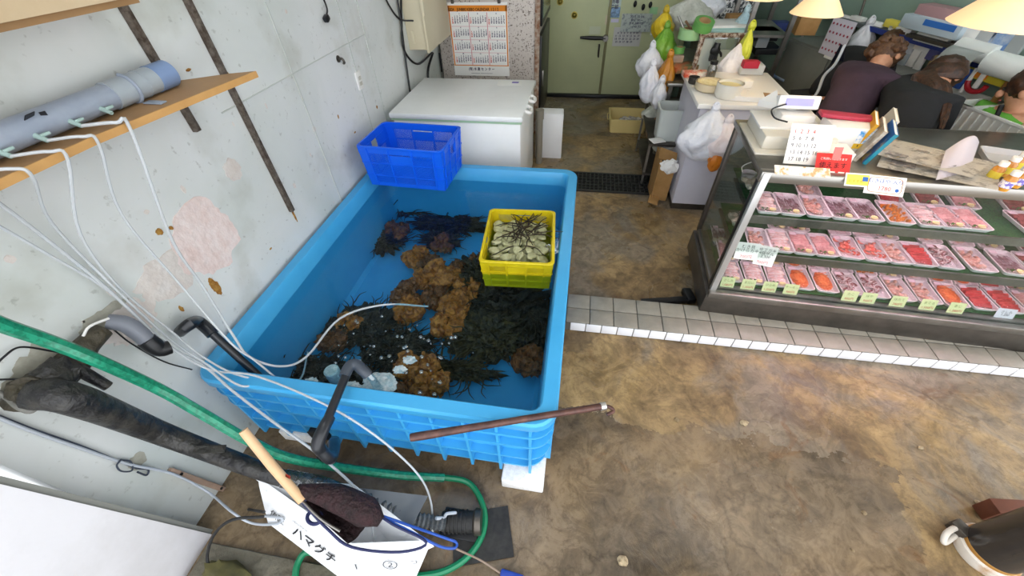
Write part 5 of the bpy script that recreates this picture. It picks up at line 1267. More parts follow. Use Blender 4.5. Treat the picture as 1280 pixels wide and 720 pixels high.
# rusty frame stand
t = thing('rusty_stand', 'rusty iron frame stand with a white board, standing on the work table', 'stand', (1.15, 4.2, .815))
M_flake = mat('flaking_rust', '6e4a34', .8, var=(30, .42, .58), alt='c9bcae', bump=(60, 1))
tl, tr, bl_, br_ = fy(879, 44, 4.25), fy(930, 46, 4.25), fy(866, 88, 4.2), fy(907, 97, 4.2)
bl_.z = br_.z = .82; tl.z = tr.z = max(tl.z, 1.12)
part('post', G().cyl(bl_, tl, .022, n=8), M_flake, t, world=True); part('post', G().cyl(br_, tr, .026, n=8), M_flake, t, world=True)
part('crossbar', G().cyl(tl+V(-.03, 0, 0), tr+V(.03, 0, 0), .02, n=8), M_flake, t, world=True)
part('crossbar', G().cyl(bl_+V(-.02, 0, .01), br_+V(.02, 0, .01), .016, n=8), M_flake, t, world=True)
part('white_board', G().prism([bl_+V(.03, .03, .02), br_+V(-.03, .03, .02), tr+V(-.03, .03, -.03), tl+V(.03, .03, -.03)], (0, .012, 0)), mat('grey_white_board', 'c3cbc3', .5), t, world=True)
part('white_carton', G().box(bl_.lerp(br_, .66)+V(0, -.03, .07), (.15, .03, .10)), M_paper, t, world=True)
gl = fy(894, 65, 4.15)
t = thing('rubber_glove', 'black rubber glove hanging from the rusty stand', 'glove', gl-V(0, 0, .1))
part('cuff', G().tube([gl+V(.0, 0, .07), gl+V(-.005, -.005, .03)], [.026, .032], 10, 1), M_black, t, world=True)
g = G().sph(gl+V(-.005, -.005, .01), (.042, .018, .045), sub=3)
for j in range(4): g.tube([gl+V(-.03+j*.016, -.005, -.01), gl+V(-.034+j*.018, -.012, -.05), gl+V(-.03+j*.018, -.018, -.08+abs(j-1.5)*.008)], [.011, .010, .008], 8, 3)
g.tube([gl+V(.02, -.005, .01), gl+V(.048, -.01, -.01), gl+V(.056, -.016, -.035)], [.012, .010, .008], 8, 3)
part('hand', g, M_black, t, world=True)
# bags
def bag(px, py, Y, w, h, m, lab, k, handles=True, d=.09, z=None):
    c = fy(px, py, Y) if z is None else fz(px, py, z)
    t = thing('plastic_bag', lab, 'plastic bag', (c.x, c.y, c.z-h/2))
    g = G()
    ret = bmesh.ops.create_icosphere(g.bm, subdivisions=4, radius=1)
    for v in ret['verts']:
        p = v.co.copy(); up = max(0, p.z)
        n = noise.noise(p*2.2+Vector((k, k*2, 0)))*.28 + abs(noise.noise(Vector((math.atan2(p.y, p.x)*2.2, p.z*.8, k))))*.35*(.4+up)
        s_ = (1-.80*up**1.1)*(1+n)
        v.co = c+Vector((p.x*w/2*s_, p.y*d*s_, p.z*h/2*(1+.05*n)))
    part('sack', g, m, t, world=True, ang=75)
    if handles:
        top = c+V(0, 0, h*.46)
        part('handles', G().tube([top+V(-.02, 0, -.03), top+V(-.018, 0, .02), top+V(0, .005, .04), top+V(.018, 0, .02), top+V(.02, 0, -.03)], .008, 6, 4).sph(top, (.03, .025, .03), sub=2, nz=.3), m, t, world=True)
    return t
def bagmat(n, c, a): return mat(n, c, .3, var=(7, .35, .65), alt=a, bump=(14, .8), spec=.6)
B_w = bagmat('white_bag_plastic', 'e6e6ea', 'cfd0d8'); B_w2 = bagmat('cool_white_bag', 'd9dbe6', 'f0f0f4'); B_y = bagmat('yellow_bag_plastic', 'd8bc28', 'a98a14')
B_g = bagmat('green_bag_plastic', '86b43c', '5f9a2c'); B_o = bagmat('ochre_bag_plastic', 'c98a26', 'a86a14'); B_c = bagmat('clear_bag_plastic', 'a6a89c', 'dcdcd4')
bag(829, 32, 4.6, .20, .26, B_y, 'yellow plastic bag hanging highest beside the green door', 1)
bag(829, 58, 4.5, .24, .36, B_g, 'green plastic bag hanging under the yellow one', 2)
bag(812, 78, 4.3, .24, .30, B_w, 'white plastic bag hanging left of the green one', 3)
bag(832, 96, 4.15, .16, .40, B_o, 'ochre plastic bag hanging in front of the white ones', 4)
bag(812, 104, 4.1, .18, .36, B_w2, 'white plastic bag hanging lowest over the aisle, left of the ochre one', 5)
bag(824, 118, 4.0, .14, .26, B_w, 'small white plastic bag hanging under the ochre one', 6)
bag(862, 18, 4.9, .50, .30, B_c, 'large clear bag piled at the top behind the green bag', 7, False, .16)
bag(880, 5, 5.0, .40, .30, B_w2, 'white bag piled at the very top behind the rusty stand', 8, False, .14)
bag(916, 82, 4.0, .22, .34, B_w, 'white paper-like bag leaning at the right of the rusty stand', 9, False, .06)
bag(931, 60, 4.05, .10, .34, bagmat('lime_bag', 'cfd84a', 'b8c030'), 'narrow lime yellow bag hanging at the right of the rusty stand', 10)
bag(928, 32, 4.6, .16, .26, bagmat('pale_blue_bag', 'a9c6d0', 'c9dce0'), 'pale blue bag hanging behind the right post of the rusty stand', 11)
t = bag(884, 168, 3.02, .34, .40, B_w2, 'big bluish white bag hanging over the front of the white cabinet', 12, True, .12)
bag(903, 175, 2.98, .28, .30, bagmat('pinkish_white_bag', 'ecdcdc', 'f4ecec'), 'pinkish white bag hanging at the right of the big white bag', 13, True, .10)
bag(895, 199, 2.93, .10, .20, bagmat('orange_cloth', 'd9822a', 'c06a1a'), 'orange bag hanging below the pinkish one against the case', 14, False, .04)
# tape rolls, boxes, trays on the table
def tape(px, py, Y, r, h, m, lab, rot=None):
    c = fy(px, py, Y); t = thing('tape_roll', lab, 'tape roll', c, rot=rot or (0, 0, 0))
    part('tape', G().loft([[((r if q else r*.62)*math.cos(2*PI*k/28), (r if q else r*.62)*math.sin(2*PI*k/28), z) for k in range(28)] for q, z in ((0, 0), (1, 0), (1, h), (0, h), (0, 0))]), m, t)
    part('core', G().loft([[((r*.62 if q else r*.56)*math.cos(2*PI*k/28), (r*.62 if q else r*.56)*math.sin(2*PI*k/28), z) for k in range(28)] for q, z in ((0, -.001), (1, -.001), (1, h+.001), (0, h+.001), (0, -.001))]), mat('cardboard_core', 'b8966a', .8), t)
M_gt = mat('green_tape', '6cab5a', .35)
tape(877, 36, 4.3, .085, .07, M_gt, 'roll of green tape above the rusty stand', (.3, .1, 0))
tape(861, 48, 4.35, .10, .08, mat('pale_green_tape', '9dc890', .35), 'pale green tape roll left of the rusty stand')
tape(848, 66, 4.4, .05, .05, M_gt, 'small dark green tape roll low at the left of the stand')
def tbox(px, py, Y, d, m, lab, name='cardboard_box', cat='box', rz=0, rot=None):
    c = fy(px, py, Y); return single(name, G().box((0, 0, 0), d, bev=.004), m, lab, cat, loc=c, rot=rot or (0, 0, rz))
M_cardb = mat('brown_cardboard', 'a8804e', .75, var=(10, .35, .7), alt='94703f')
tbox(905, 30, 4.6, (.42, .30, .03), M_white, 'flat white tray laid across the top of the pile', 'flat_tray', 'tray', .1)
tbox(908, 36, 4.5, (.40, .26, .03), mat('aqua_tray', 'a9d2d0', .4), 'aqua tray under the flat white one', 'flat_tray', 'tray', -.05)
tbox(915, 12, 5.1, (.40, .10, .30), mat('white_grid_basket', 'd9dbd9', .5, var=(26, .48, .52), alt='3c4246'), 'white wire basket at the top behind the trays', 'wire_basket', 'basket', .1)
tbox(922, 25, 4.9, (.22, .12, .10), M_cardb, 'small brown box on the trays at the top', rz=.1)
tbox(905, 52, 4.3, (.20, .12, .10), clear_mat('clear_tub', 'dfe6e4', .15), 'clear plastic tub above the rusty stand', 'plastic_container', 'container')
for k, (x0, y0, x1, y1, m, l) in enumerate(((848, 20, 858, 44, M_steel, 'metal ruler sticking up at the top left of the pile'), (857, 26, 866, 40, mat('brown_stick', '7c5a3c', .6), 'brown stick sticking up left of the green tape'), (942, 34, 922, 50, M_white, 'white rod leaning over the right end of the rusty stand'), (938, 36, 918, 52, mat('olive_stick', '6c6a48', .5), 'olive rod leaning beside the white one'))):
    single('stick', G().cyl(fy(x0, y0, 4.4), fy(x1, y1, 4.35), .010, n=8), m, l, 'rod')
tbox(853, 84, 4.25, (.24, .16, .05), mat('orange_brown_box', 'b5623a', .6, var=(10, .4, .6), alt='5c6a4a'), 'orange and green clutter box at the left edge of the work table', 'flat_box', 'box', .5)
tbox(846, 74, 4.35, (.10, .10, .08), mat('clear_brown_jar', 'a08a7a', .3), 'small brownish container at the left edge of the work table', 'small_container', 'container')
# under the table / aisle edge
t = thing('white_bin', 'white square plastic bucket at the left end of the white cabinet', 'bucket', fz(842, 140, .45))
c = fz(842, 132, .70); t.location = (c.x, c.y, .42)
part('bucket', open_box(G(), .24, .24, .28, .008, .04, .85), mat('milky_plastic', 'c9cfcb', .4), t)
part('lid', G().box((-.10, -.16, .03), (.12, .10, .01), rot=(0, 0, .4), bev=.004), M_white, t)
sc_ = thing('low_rack', 'low steel rack with clear bags along the aisle', 'rack', (.78, 4.05, 0))
part('shelf', G().box((.80, 4.0, .41), (.30, .80, .02)), M_dsteel, sc_, world=True); part('shelf', G().box((.80, 4.0, .12), (.30, .80, .02)), M_dsteel, sc_, world=True)
for x in (.66, .94):
    for y in (3.63, 4.37): part('leg', G().box((x, y, .21), (.02, .02, .42)), M_steel, sc_, world=True)
bag(822, 142, 4.35, .30, .24, B_c, 'clear bag full of packaging at the far end of the low rack', 21, False, .14)
bag(818, 160, 4.2, .16, .24, bagmat('brown_sack', '8c6a4c', '6c4c34'), 'brown sack on the low rack', 22, False, .09)
bag(834, 178, 3.75, .24, .22, B_c, 'clear bag at the near end of the low rack', 23, False, .12)
bag(848, 140, 4.0, .12, .24, bagmat('olive_green_bag', '7c9440', '5c7430'), 'olive green bag below the white bucket', 24, False, .06)
bag(855, 148, 3.9, .14, .10, bagmat('tan_bag', 'c9a060', 'b48848'), 'tan paper bundle below the white bucket', 25, False, .06)
bag(839, 160, 3.9, .14, .14, bagmat('dark_green_wrap', '3c6c48', '2a5438'), 'dark green wrap among the clear bags', 26, False, .07)
# cardboard box at the cabinet foot
t = thing('cardboard_box', 'open brown cardboard box standing against the white cabinet over the drain', 'box', (.80, 3.35, 0))
p = [fz(836, 243, .02), fz(826, 236, .02)]
part('panel', G().box((.785, 3.30, .20), (.13, .012, .36), rot=(.1, 0, -.15)), M_cardb, t, world=True)
part('panel', G().box((.72, 3.42, .22), (.012, .26, .40)), M_cardb, t, world=True)
part('flap', G().box((.735, 3.27, .045), (.09, .10, .008), rot=(.3, .2, -.2)), M_cardb, t, world=True)
part('flap', G().box((.78, 3.36, .43), (.16, .12, .008), rot=(.4, .3, 0)), M_cardb, t, world=True)
single('paper_towel', G().sph((.80, 3.28, .37), (.07, .04, .06), sub=3, nz=.5), M_paper, 'crumpled white paper stuffed in the cardboard box', 'paper')
single('black_squeegee', G().box((0, 0, .03), (.34, .05, .03), bev=.006).box((.17, .03, .035), (.06, .12, .05), bev=.01), M_black, 'black squeegee-like tool lying between the kerb and the case foot', 'floor squeegee', loc=(.70, 1.985, .0), rz=.22)
# ============================================================ WORKSHOP AT THE RIGHT
def wbx(g, c, d, bev=0):     # d = (along wall, out from wall, up)
    return g.box(c, d, rot=Matrix((RWD, -RWN, V(0, 0, 1))).transposed(), bev=bev)
WR_ = Matrix((RWD, -RWN, V(0, 0, 1))).transposed()
def won(name, px, py, o, d, m, lab, cat, bev=.003, **k):
    c = fw(px, py, o); return single(name, wbx(G(), c, d, bev), m, lab, cat, **k)
# rail shelf on the right wall
M_gsh = mat('grey_shelf_paint', '6e7476', .5, var=(6, .3, .7), alt='5c6268')
def s_of(px, py, o, z=None): return (fw(px, py, o)-RW0).dot(RWD)
sa, sb = s_of(1020, 15, .1), s_of(1285, 95, .1); zr = fw(1160, 55, .12).z
t = thing('wall_ledge', 'long grey ledge with a blue edge running along the workshop wall', 'shelf', rw((sa+sb)/2, 0, zr))
part('board', wbx(G(), rw((sa+sb)/2, .07, zr), (sb-sa, .14, .03), .003), M_gsh, t, world=True)
part('edge_band', wbx(G(), rw((sa+sb)/2+.3, .143, zr), (sb-sa-.7, .006, .034)), mat('deep_blue_band', '2b3c86', .4), t, world=True, label='deep blue edge band')
for k, (x, y, c_, l) in enumerate(((1057, 24, M_paper, 'white pack on the wall ledge, first from the left'), (1072, 25, M_paper, 'white pack on the wall ledge, second from the left'), (1096, 32, M_paper, 'white carton on the wall ledge above the man'), (1117, 30, mat('yellow_card', 'f2e05a', .6), 'small yellow pack on the wall ledge'), (1122, 38, M_paper, 'white label block just right of the yellow pack'), (1131, 40, M_paper, 'white pack on the wall ledge right of the label block'))):
    won('small_pack', x, y, .08, (.13, .05, .05), c_, l, 'pack')
# grey lockers with a calendar
sl = s_of(1045, 60, .36)
t = thing('steel_locker', 'grey steel locker against the workshop wall with a calendar on it', 'locker', rw(sl, .18, 0))
M_lock = mat('grey_locker_paint', '83857e', .45, var=(3, .3, .7), alt='74766f')
part('body', wbx(G(), rw(sl, .18, .52), (1.15, .36, 1.04), .005), M_lock, t, world=True)
for k in (-1, 1): part('door', wbx(G(), rw(sl+k*.29, .365, .54), (.56, .012, .96), .003), M_lock, t, world=True)
part('drawer_line', wbx(G(), rw(sl, .373, .40), (1.1, .003, .008)), M_grout, t, world=True)
c = fw(1046, 48, .378)
t = thing('picture_calendar', 'calendar with rows of small red fruit pictures on the grey locker', 'calendar', c-V(0, 0, .15))
part('sheet', wbx(G(), c, (.25, .004, .26)), mat('lilac_paper', 'd2cfdc', .8), t, world=True)
g = G()
for r in range(4):
    for q in range(6): g.sph(c+RWD*(-.10+q*.04)+V(0, 0, .09-r*.06)+RWN*.003, (.010, .004, .010), rot=WR_, sub=1)
part('fruit_pictures', g, mat('dull_red_print', '9a3a52', .7), t, world=True)
won('paper_note', 1038, 66, .378, (.10, .003, .09), M_paper, 'white note low on the grey locker', 'paper')
# free-standing silver rack
t = thing('storage_rack', 'silver metal storage rack left of the grey locker', 'rack', (1.62, 4.75, 0))
for x, y in ((1.40, 4.35), (1.72, 4.30), (1.44, 5.0), (1.76, 4.95)): part('post', G().box((x, y, .72), (.035, .035, 1.44)), M_steel, t, world=True)
for z in (.12, .45, .80, 1.12): part('shelf', G().box((1.58, 4.65, z), (.36, .68, .02), rot=(0, 0, -.06)), M_steel, t, world=True)
sbox(1008, 28, 1.13, (.16, .18, .16), M_cardb, 'brown cardboard box on the top of the silver rack', 'cardboard_box', 'box', -.1)
sbox(995, 70, .81, (.16, .02, .16), M_paper, 'white sheet of paper on the middle of the silver rack', 'paper_sheet', 'paper', -.2)
sbox(978, 46, .81, (.20, .16, .08), mat('green_pack', '3c8a4a', .5), 'bright green pack at the left of the silver rack', 'green_pack', 'pack')
sbox(970, 36, 1.0, (.20, .16, .12), mat('navy_pack', '2c3c7c', .5), 'navy blue bag at the left of the silver rack', 'navy_bag', 'bag')
hose([fz(1003, 34, 1.13), fz(1002, 48, 1.0), fz(990, 58, .95), fz(980, 62, .9)], .012, 'white cable drooping at the left of the silver rack', M_white, 'white_cable', cat='cable')
hose([fz(996, 54, .95), fz(1003, 62, .88), fz(1014, 62, .9)], .010, 'dark cable looped on the silver rack', M_dsteel, 'dark_cable', cat='cable')
# brown side table and chair
t = thing('wooden_table', 'low brown wooden table with papers behind the weighing scale', 'table', (1.62, 3.85, 0))
part('tabletop', G().box((1.66, 3.95, .62), (.46, .62, .03), bev=.005), mat('orange_brown_wood', '8a5226', .45, var=(5, .3, .7), alt='6c3e1c'), t, world=True)
for x in (1.47, 1.85):
    for y in (3.68, 4.22): part('leg', G().box((x, y, .31), (.035, .035, .61)), mat('dark_brown_wood', '4c2e1a', .6), t, world=True)
sbox(985, 96, .70, (.24, .20, .02), mat('blue_white_print', 'b7c6d8', .6, var=(10, .4, .6), alt='5c8ccc'), 'papers with blue print on the brown table', 'paper_pile', 'papers', .3)
sbox(1008, 94, .70, (.22, .20, .02), M_paper, 'white papers on the brown table', 'paper_pile', 'papers', -.4)
t = thing('office_chair', 'black office chair beside the brown table', 'chair', (1.45, 3.75, 0))
part('seat', G().box((1.50, 3.85, .50), (.40, .40, .07), rot=(0, 0, .3), bev=.03), mat('dark_grey_fabric', '2c2f34', .8), t, world=True)
part('backrest', G().tube([(1.46, 4.06, .55), (1.46, 4.09, .75), (1.47, 4.10, .88)], [.08, .16, .12], 14, 4, flat=.28), mat('dark_grey_fabric', '2c2f34', .8), t, world=True)
part('column', G().cyl((1.50, 3.85, .08), (1.50, 3.85, .48), .025), M_dsteel, t, world=True)
for k in range(5): part('foot', G().box((1.50+.13*math.cos(k*1.256), 3.85+.13*math.sin(k*1.256), .05), (.26, .03, .03), rot=(0, 0, k*1.256)), M_dsteel, t, world=True)
sbox(938, 85, .93, (.18, .14, .07), mat('white_mesh_tub', 'cfd2d0', .5), 'white small tub right of the rusty stand', 'small_tub', 'tub')
sbox(938, 80, .985, (.12, .08, .05), mat('crimson_cloth', 'b0243c', .7), 'crimson cloth in the small white tub', 'crimson_cloth', 'cloth')
sbox(955, 60, .9, (.24, .30, .05), mat('black_case', '1d2024', .5), 'black case stacked in the dark corner behind the work table', 'black_case', 'case')
sbox(952, 42, 1.05, (.24, .20, .08), mat('black_case', '1d2024', .5), 'black cap-like case on top of the dark stack', 'black_case', 'case')
sbox(951, 52, 1.0, (.10, .10, .08), mat('grey_clip_box', '9aa3a6', .5), 'pale grey clip box in the dark corner', 'clip_box', 'box')
t = thing('dark_shelf', 'dark open shelf in the corner behind the work table', 'shelf', (1.45, 5.6, 0))
for z in (.3, .62, .94, 1.24): part('board', G().box((1.52, 5.65, z), (.50, .45, .025)), M_dsteel, t, world=True)
for x in (1.29, 1.75): part('side', G().box((x, 5.65, .64), (.025, .45, 1.28)), M_dsteel, t, world=True)
# worktop along the wall
s1, s2 = s_of(1110, 70, .3)+.05, 3.22
t = thing('work_counter', 'grey steel work counter along the workshop wall where people stand', 'counter', rw((s1+s2)/2, .3, 0))
part('countertop', wbx(G(), rw((s1+s2)/2, .29, .83), (s2-s1, .58, .035), .004), mat('worn_grey_top', '777b7e', .35, .3, var=(7, .35, .7), alt='56595c'), t, world=True)
part('front_panel', wbx(G(), rw((s1+s2)/2, .54, .43), (s2-s1-.04, .02, .74)), M_dsteel, t, world=True)
for k in range(3): part('support', wbx(G(), rw(s1+.06+k*(s2-s1-.12)/2, .28, .41), (.03, .5, .80)), M_dsteel, t, world=True)
# dark block table near the case
q = None
t = thing('side_bench', 'dark grey bench top between the seated work area and the case', 'bench', fz(1230, 180, 0))
q = [fz(1168, 163, .80), fz(1215, 158, .80), fz(1290, 178, .80), fz(1290, 205, .80), fz(1245, 203, .80)]
q = [p if (p-RW0).dot(RWN) > .02 else p+RWN*(.02-(p-RW0).dot(RWN)) for p in q]
part('bench_top', G().prism([p for p in q], (0, 0, .05)), mat('slate_top', '55585b', .45, var=(9, .35, .7), alt='3c3f42'), t, world=True)
part('bench_body', G().prism([p+((q[0]+q[2]+q[3]+q[4])/4-p)*.06+V(0, 0, -.80) for p in (q[0], q[2], q[3], q[4])], (0, 0, .80)), M_black, t, world=True)
# white crates against the wall on the counter
M_crw = mat('white_mesh_crate', 'cdd0cc', .5)
for k, (x, y, w_, l) in enumerate(((1190, 128, .44, 'left white mesh crate standing on the work counter'), (1258, 148, .46, 'right white mesh crate standing on the work counter'))):
    c = fw(x, y, .22); c.z = .86
    t = thing('mesh_crate', l, 'crate', c, rot=Matrix((RWD, -RWN, V(0, 0, 1))).transposed().to_euler())
    part('shell', open_box(G(), w_, .26, .17, .010, .02, .94), M_crw, t)
    g = G()
    for j in range(9): g.box((-w_/2+.04+j*w_/10, -.132, .08), (.006, .012, .14))
    part('slats', g, M_crw, t)
for k, (x, y, l) in enumerate(((1176, 122, 'left'), (1246, 140, 'right'))):
    a = fw(x+6, y-8, .28); single('black_strap', G().tube([a, a+V(-.02, -.05, -.06), a+V(-.03, -.08, -.12)], .013, 8, 3), M_black, 'black bar leaning over the %s white mesh crate' % l, 'bar')
# paper rolls on the wall
def roll(x0, y0, x1, y1, o, r, m, lab):
    a, b = fw(x0, y0, o), fw(x1, y1, o); b.z = a.z = (a.z+b.z)/2
    t = thing('paper_roll', lab, 'paper roll', (a+b)/2-V(0, 0, r)); d = (b-a).normalized()
    part('roll', G().cyl(a, b, r, n=20), m, t, world=True); part('spindle', G().cyl(a-d*.06, b+d*.06, r*.3, n=10), M_dsteel, t, world=True)
    part('end_cap', G().cyl(b, b+d*.004, r*.55, n=16), mat('roll_core', '8a7c6c', .7), t, world=True)
M_rollp = mat('roll_paper', 'd8dcd8', .7)
roll(1150, 46, 1188, 56, .10, .05, M_rollp, 'long white paper roll at the left of the wall rolls')
roll(1198, 60, 1244, 68, .16, .055, M_rollp, 'middle white paper roll with its sheet pulled down')
roll(1238, 76, 1285, 92, .16, .065, M_rollp, 'white paper roll at the right edge of the picture')
a, b = fw(1196, 56, .22), fw(1236, 66, .22)
def drape(u, v):
    p = a.lerp(b, u); p.z = a.z-(a.z-b.z)*u*.3
    return p+RWN*(.02+.08*v+.02*math.sin(PI*v))+V(0, 0, -.20*v*v+.012*math.sin(u*7)*v)
single('wrapping_sheet', G().cloth(drape, 12, 12, .003), mat('pale_wrapping_paper', 'c3c9c6', .6), 'pale sheet pulled down from the middle paper roll', 'paper sheet')
# yellow rail with tools
a, b = fw(1190, 85, .12), fw(1262, 103, .12); a.z = b.z = (a.z+b.z)/2
t = thing('tool_rail', 'yellow rail with an orange stripe holding hanging tools', 'rail', (a+b)/2)
part('bar', wbx(G(), (a+b)/2, ((b-a).length, .03, .05), .004), mat('faded_yellow_paint', 'c3b432', .5), t, world=True)
part('stripe', wbx(G(), a.lerp(b, .55)+RWN*.017, ((b-a).length*.25, .003, .03)), mat('orange_print', 'e0861e', .7), t, world=True)
M_bl = mat('blue_tool', '2a4a8c', .4)
def hang(name, x, y, lab, m, parts, cat='tool'):
    c = fw(x, y, .14); t = thing(name, lab, cat, c); parts(c, t, m); return t
def brush(c, t, m):
    part('head', wbx(G(), c, (.06, .03, .12), .006), m, t, world=True); part('handle', wbx(G(), c+RWD*.045+V(0, 0, .0), (.02, .02, .15), .005), M_white, t, world=True)
hang('scrub_brush', 1203, 98, 'blue brush with a white handle hanging under the yellow rail', M_bl, brush)
def ringt(c, t, m):
    part('ring', G().tube([c+RWD*(.06*math.cos(q))+V(0, 0, .05*math.sin(q)) for q in [PI+k*PI/8 for k in range(9)]], .015, 8, 2), m, t, world=True); part('handle', wbx(G(), c+V(0, 0, .03), (.03, .02, .12), .006), M_white, t, world=True)
hang('tape_dispenser', 1222, 104, 'red curved tool with a white handle hanging under the yellow rail', mat('red_plastic_tool', 'a8222c', .4), ringt)
hang('wooden_mallet', 1258, 108, 'brown wooden tool hanging at the right end of the yellow rail', mat('tan_wood_tool', '9a6a38', .5), lambda c, t, m: (part('handle', wbx(G(), c+V(0, 0, -.02), (.035, .03, .18), .008), m, t, world=True), part('head', wbx(G(), c+V(0, 0, .06), (.10, .04, .05), .008), m, t, world=True)))
for k, (x, y, d, m, l, nm) in enumerate((
    (1168, 68, (.07, .05, .07), mat('violet_grey_roll', '5a5a8c', .5), 'violet tape roll stuck on the workshop wall', 'tape_stack'),
    (1172, 76, (.07, .05, .07), mat('tan_roll', 'b09a6c', .5), 'tan tape roll under the violet one', 'tape_stack'),
    (1145, 68, (.06, .02, .16), M_paper, 'left white slip hanging on the workshop wall', 'hanging_slip'),
    (1154, 72, (.05, .02, .16), M_paper, 'right white slip hanging on the workshop wall', 'hanging_slip'),
    (1134, 54, (.16, .03, .12), mat('pale_film_pack', 'b9bfc6', .4), 'pale film pack hanging above the heads', 'film_pack'),
    (1157, 57, (.14, .03, .07), M_paper, 'white folded pack under the left paper roll', 'folded_pack'),
    (1235, 80, (.16, .05, .08), mat('navy_pack', '2c3c7c', .5), 'navy pack behind the yellow rail', 'navy_pack'),
    (1128, 75, (.10, .05, .10), mat('grey_clip_box', '9aa3a6', .5), 'grey curved clip box on the wall behind the man', 'clip_box'))):
    won(nm, x, y, .08, d, m, l, nm.replace('_', ' '))
# upper wall shelf with boxes (top right)
a, b = fw(1150, 34, .12), fw(1285, 75, .12); zz = fw(1200, 50, .12).z
t = thing('upper_ledge', 'upper steel ledge with papers at the top right of the workshop wall', 'shelf', rw(0, 0, zz))
t.location = a
part('board', wbx(G(), V((a.x+b.x)/2, (a.y+b.y)/2, zz-.03), ((b-a).length, .16, .02)), M_dsteel, t, world=True)
t = won('long_carton', 1172, 32, .12, (.46, .14, .08), mat('pale_blue_carton', 'b5c4cc', .6), 'long pale blue carton with a blue printed band on the upper ledge', 'carton')
c = fw(1174, 32, .192); t2 = part('blue_band', wbx(G(), c, (.24, .003, .035)), mat('strong_blue_print', '2f6fc0', .6), t, world=True, label='blue printed band')
won('pink_carton', 1182, 18, .08, (.36, .12, .08), mat('dusty_pink_carton', 'b08a8c', .6), 'dusty pink carton behind the long pale blue one', 'carton')
for k, (x, y, m) in enumerate(((1214, 40, M_paper), (1233, 45, mat('pale_grey_paper', 'b9bcbc', .7)), (1252, 50, mat('blue_white_print', 'b7c6d8', .6)), (1268, 54, mat('grey_print_paper', '9aa0a0', .7)))):
    won('paper_packet', x, y, .14, (.12, .02, .12), m, 'paper packet on the upper ledge, %s from the left' % ORD[k], 'packet', group='paper packets on the upper ledge')
bag(1076, 52, 4.2, .16, .30, B_w, 'white plastic bag hanging on the workshop wall left of the man', 31)
bag(1087, 44, 4.3, .10, .14, bagmat('brown_orange_cloth', 'a8683c', '8c5430'), 'orange-brown cloth hanging beside the white bag on the wall', 32, False, .04)
bag(1120, 50, 4.1, .14, .14, B_w, 'white triangular bag above the heads on the workshop wall', 33, False, .05)
hose([fw(1086, -15, .05), fw(1078, 10, .05), fw(1066, 45, .06), fw(1058, 60, .10)], .010, 'dark cable hanging down the workshop wall past the calendar', M_dsteel, 'dark_cable', cat='cable')
# navy apron with cord
t = thing('navy_apron', 'long navy apron cloth hanging at the left of the bending man', 'apron', fz(1035, 110, .5))
def apr(u, v):
    p = fy(1052-4*u-40*v, 55+70*v, 3.75).lerp(fy(1058-8*v, 60+75*v, 3.7), u); p.y += .02*math.sin(u*14); return p
part('cloth', G().cloth(apr, 14, 14, .01), mat('navy_cloth', '1a2034', .8, var=(8, .3, .7), alt='242c44'), t, world=True)
part('cord', G().tube([fy(1056, 56, 3.62), fy(1044, 80, 3.55), fy(1030, 95, 3.5), fy(1022, 115, 3.4), fy(1010, 130, 3.3)], .010, 8, 5), mat('grey_cable', 'b6bcc4', .4), t, world=True)
# things on the counter
def lump(x, y, z, r, m, l, nm, cat, k=0, nz=.35):
    c = fz(x, y, z); return single(nm, G().sph((0, 0, r[2]*.8), r, sub=3, nz=nz, ns=2, seed=k), m, l, cat, loc=(c.x, c.y, z))
lump(1205, 153, .86, (.14, .09, .05), bagmat('grey_clear_film', 'a9a9ae', 'c9c9cf'), 'crumpled clear film on the work counter', 'clear_film', 'plastic film', 1, .6)
lump(1215, 162, .86, (.12, .08, .04), M_paper, 'folded white towel on the bench', 'white_towel', 'towel', 2)
lump(1252, 168, .86, (.12, .07, .04), mat('dirty_white_cloth', 'c3bfb4', .8), 'off-white cloth lying at the right of the bench', 'white_cloth', 'cloth', 3, .6)
lump(1250, 157, .86, (.09, .06, .06), mat('brown_shell_heap', '5a4838', .7, var=(30, .4, .6), alt='7c6a54'), 'dark brown heap on the counter before the right crate', 'shell_heap', 'shells', 4, .9)
lump(1275, 172, .86, (.09, .07, .05), mat('striped_grey_cloth', '8a8474', .8, var=(30, .4, .6), alt='5c5648'), 'grey striped cloth at the right edge of the bench', 'striped_cloth', 'cloth', 5, .6)
sbox(1168, 147, .85, (.34, .24, .012), M_white, 'white cutting board under the hands of the long-haired woman', 'cutting_board', 'cutting board', -.9)
for k, (x, y) in enumerate(((1250, 150), (1258, 152))):
    c = fz(x, y, .95); single('knife_handle', G().cyl(c, c+V(.01, .02, .09), .011, n=10), M_black, 'black upright handle sticking out of the brown heap, %s of two' % ('left', 'right')[k], 'handle')
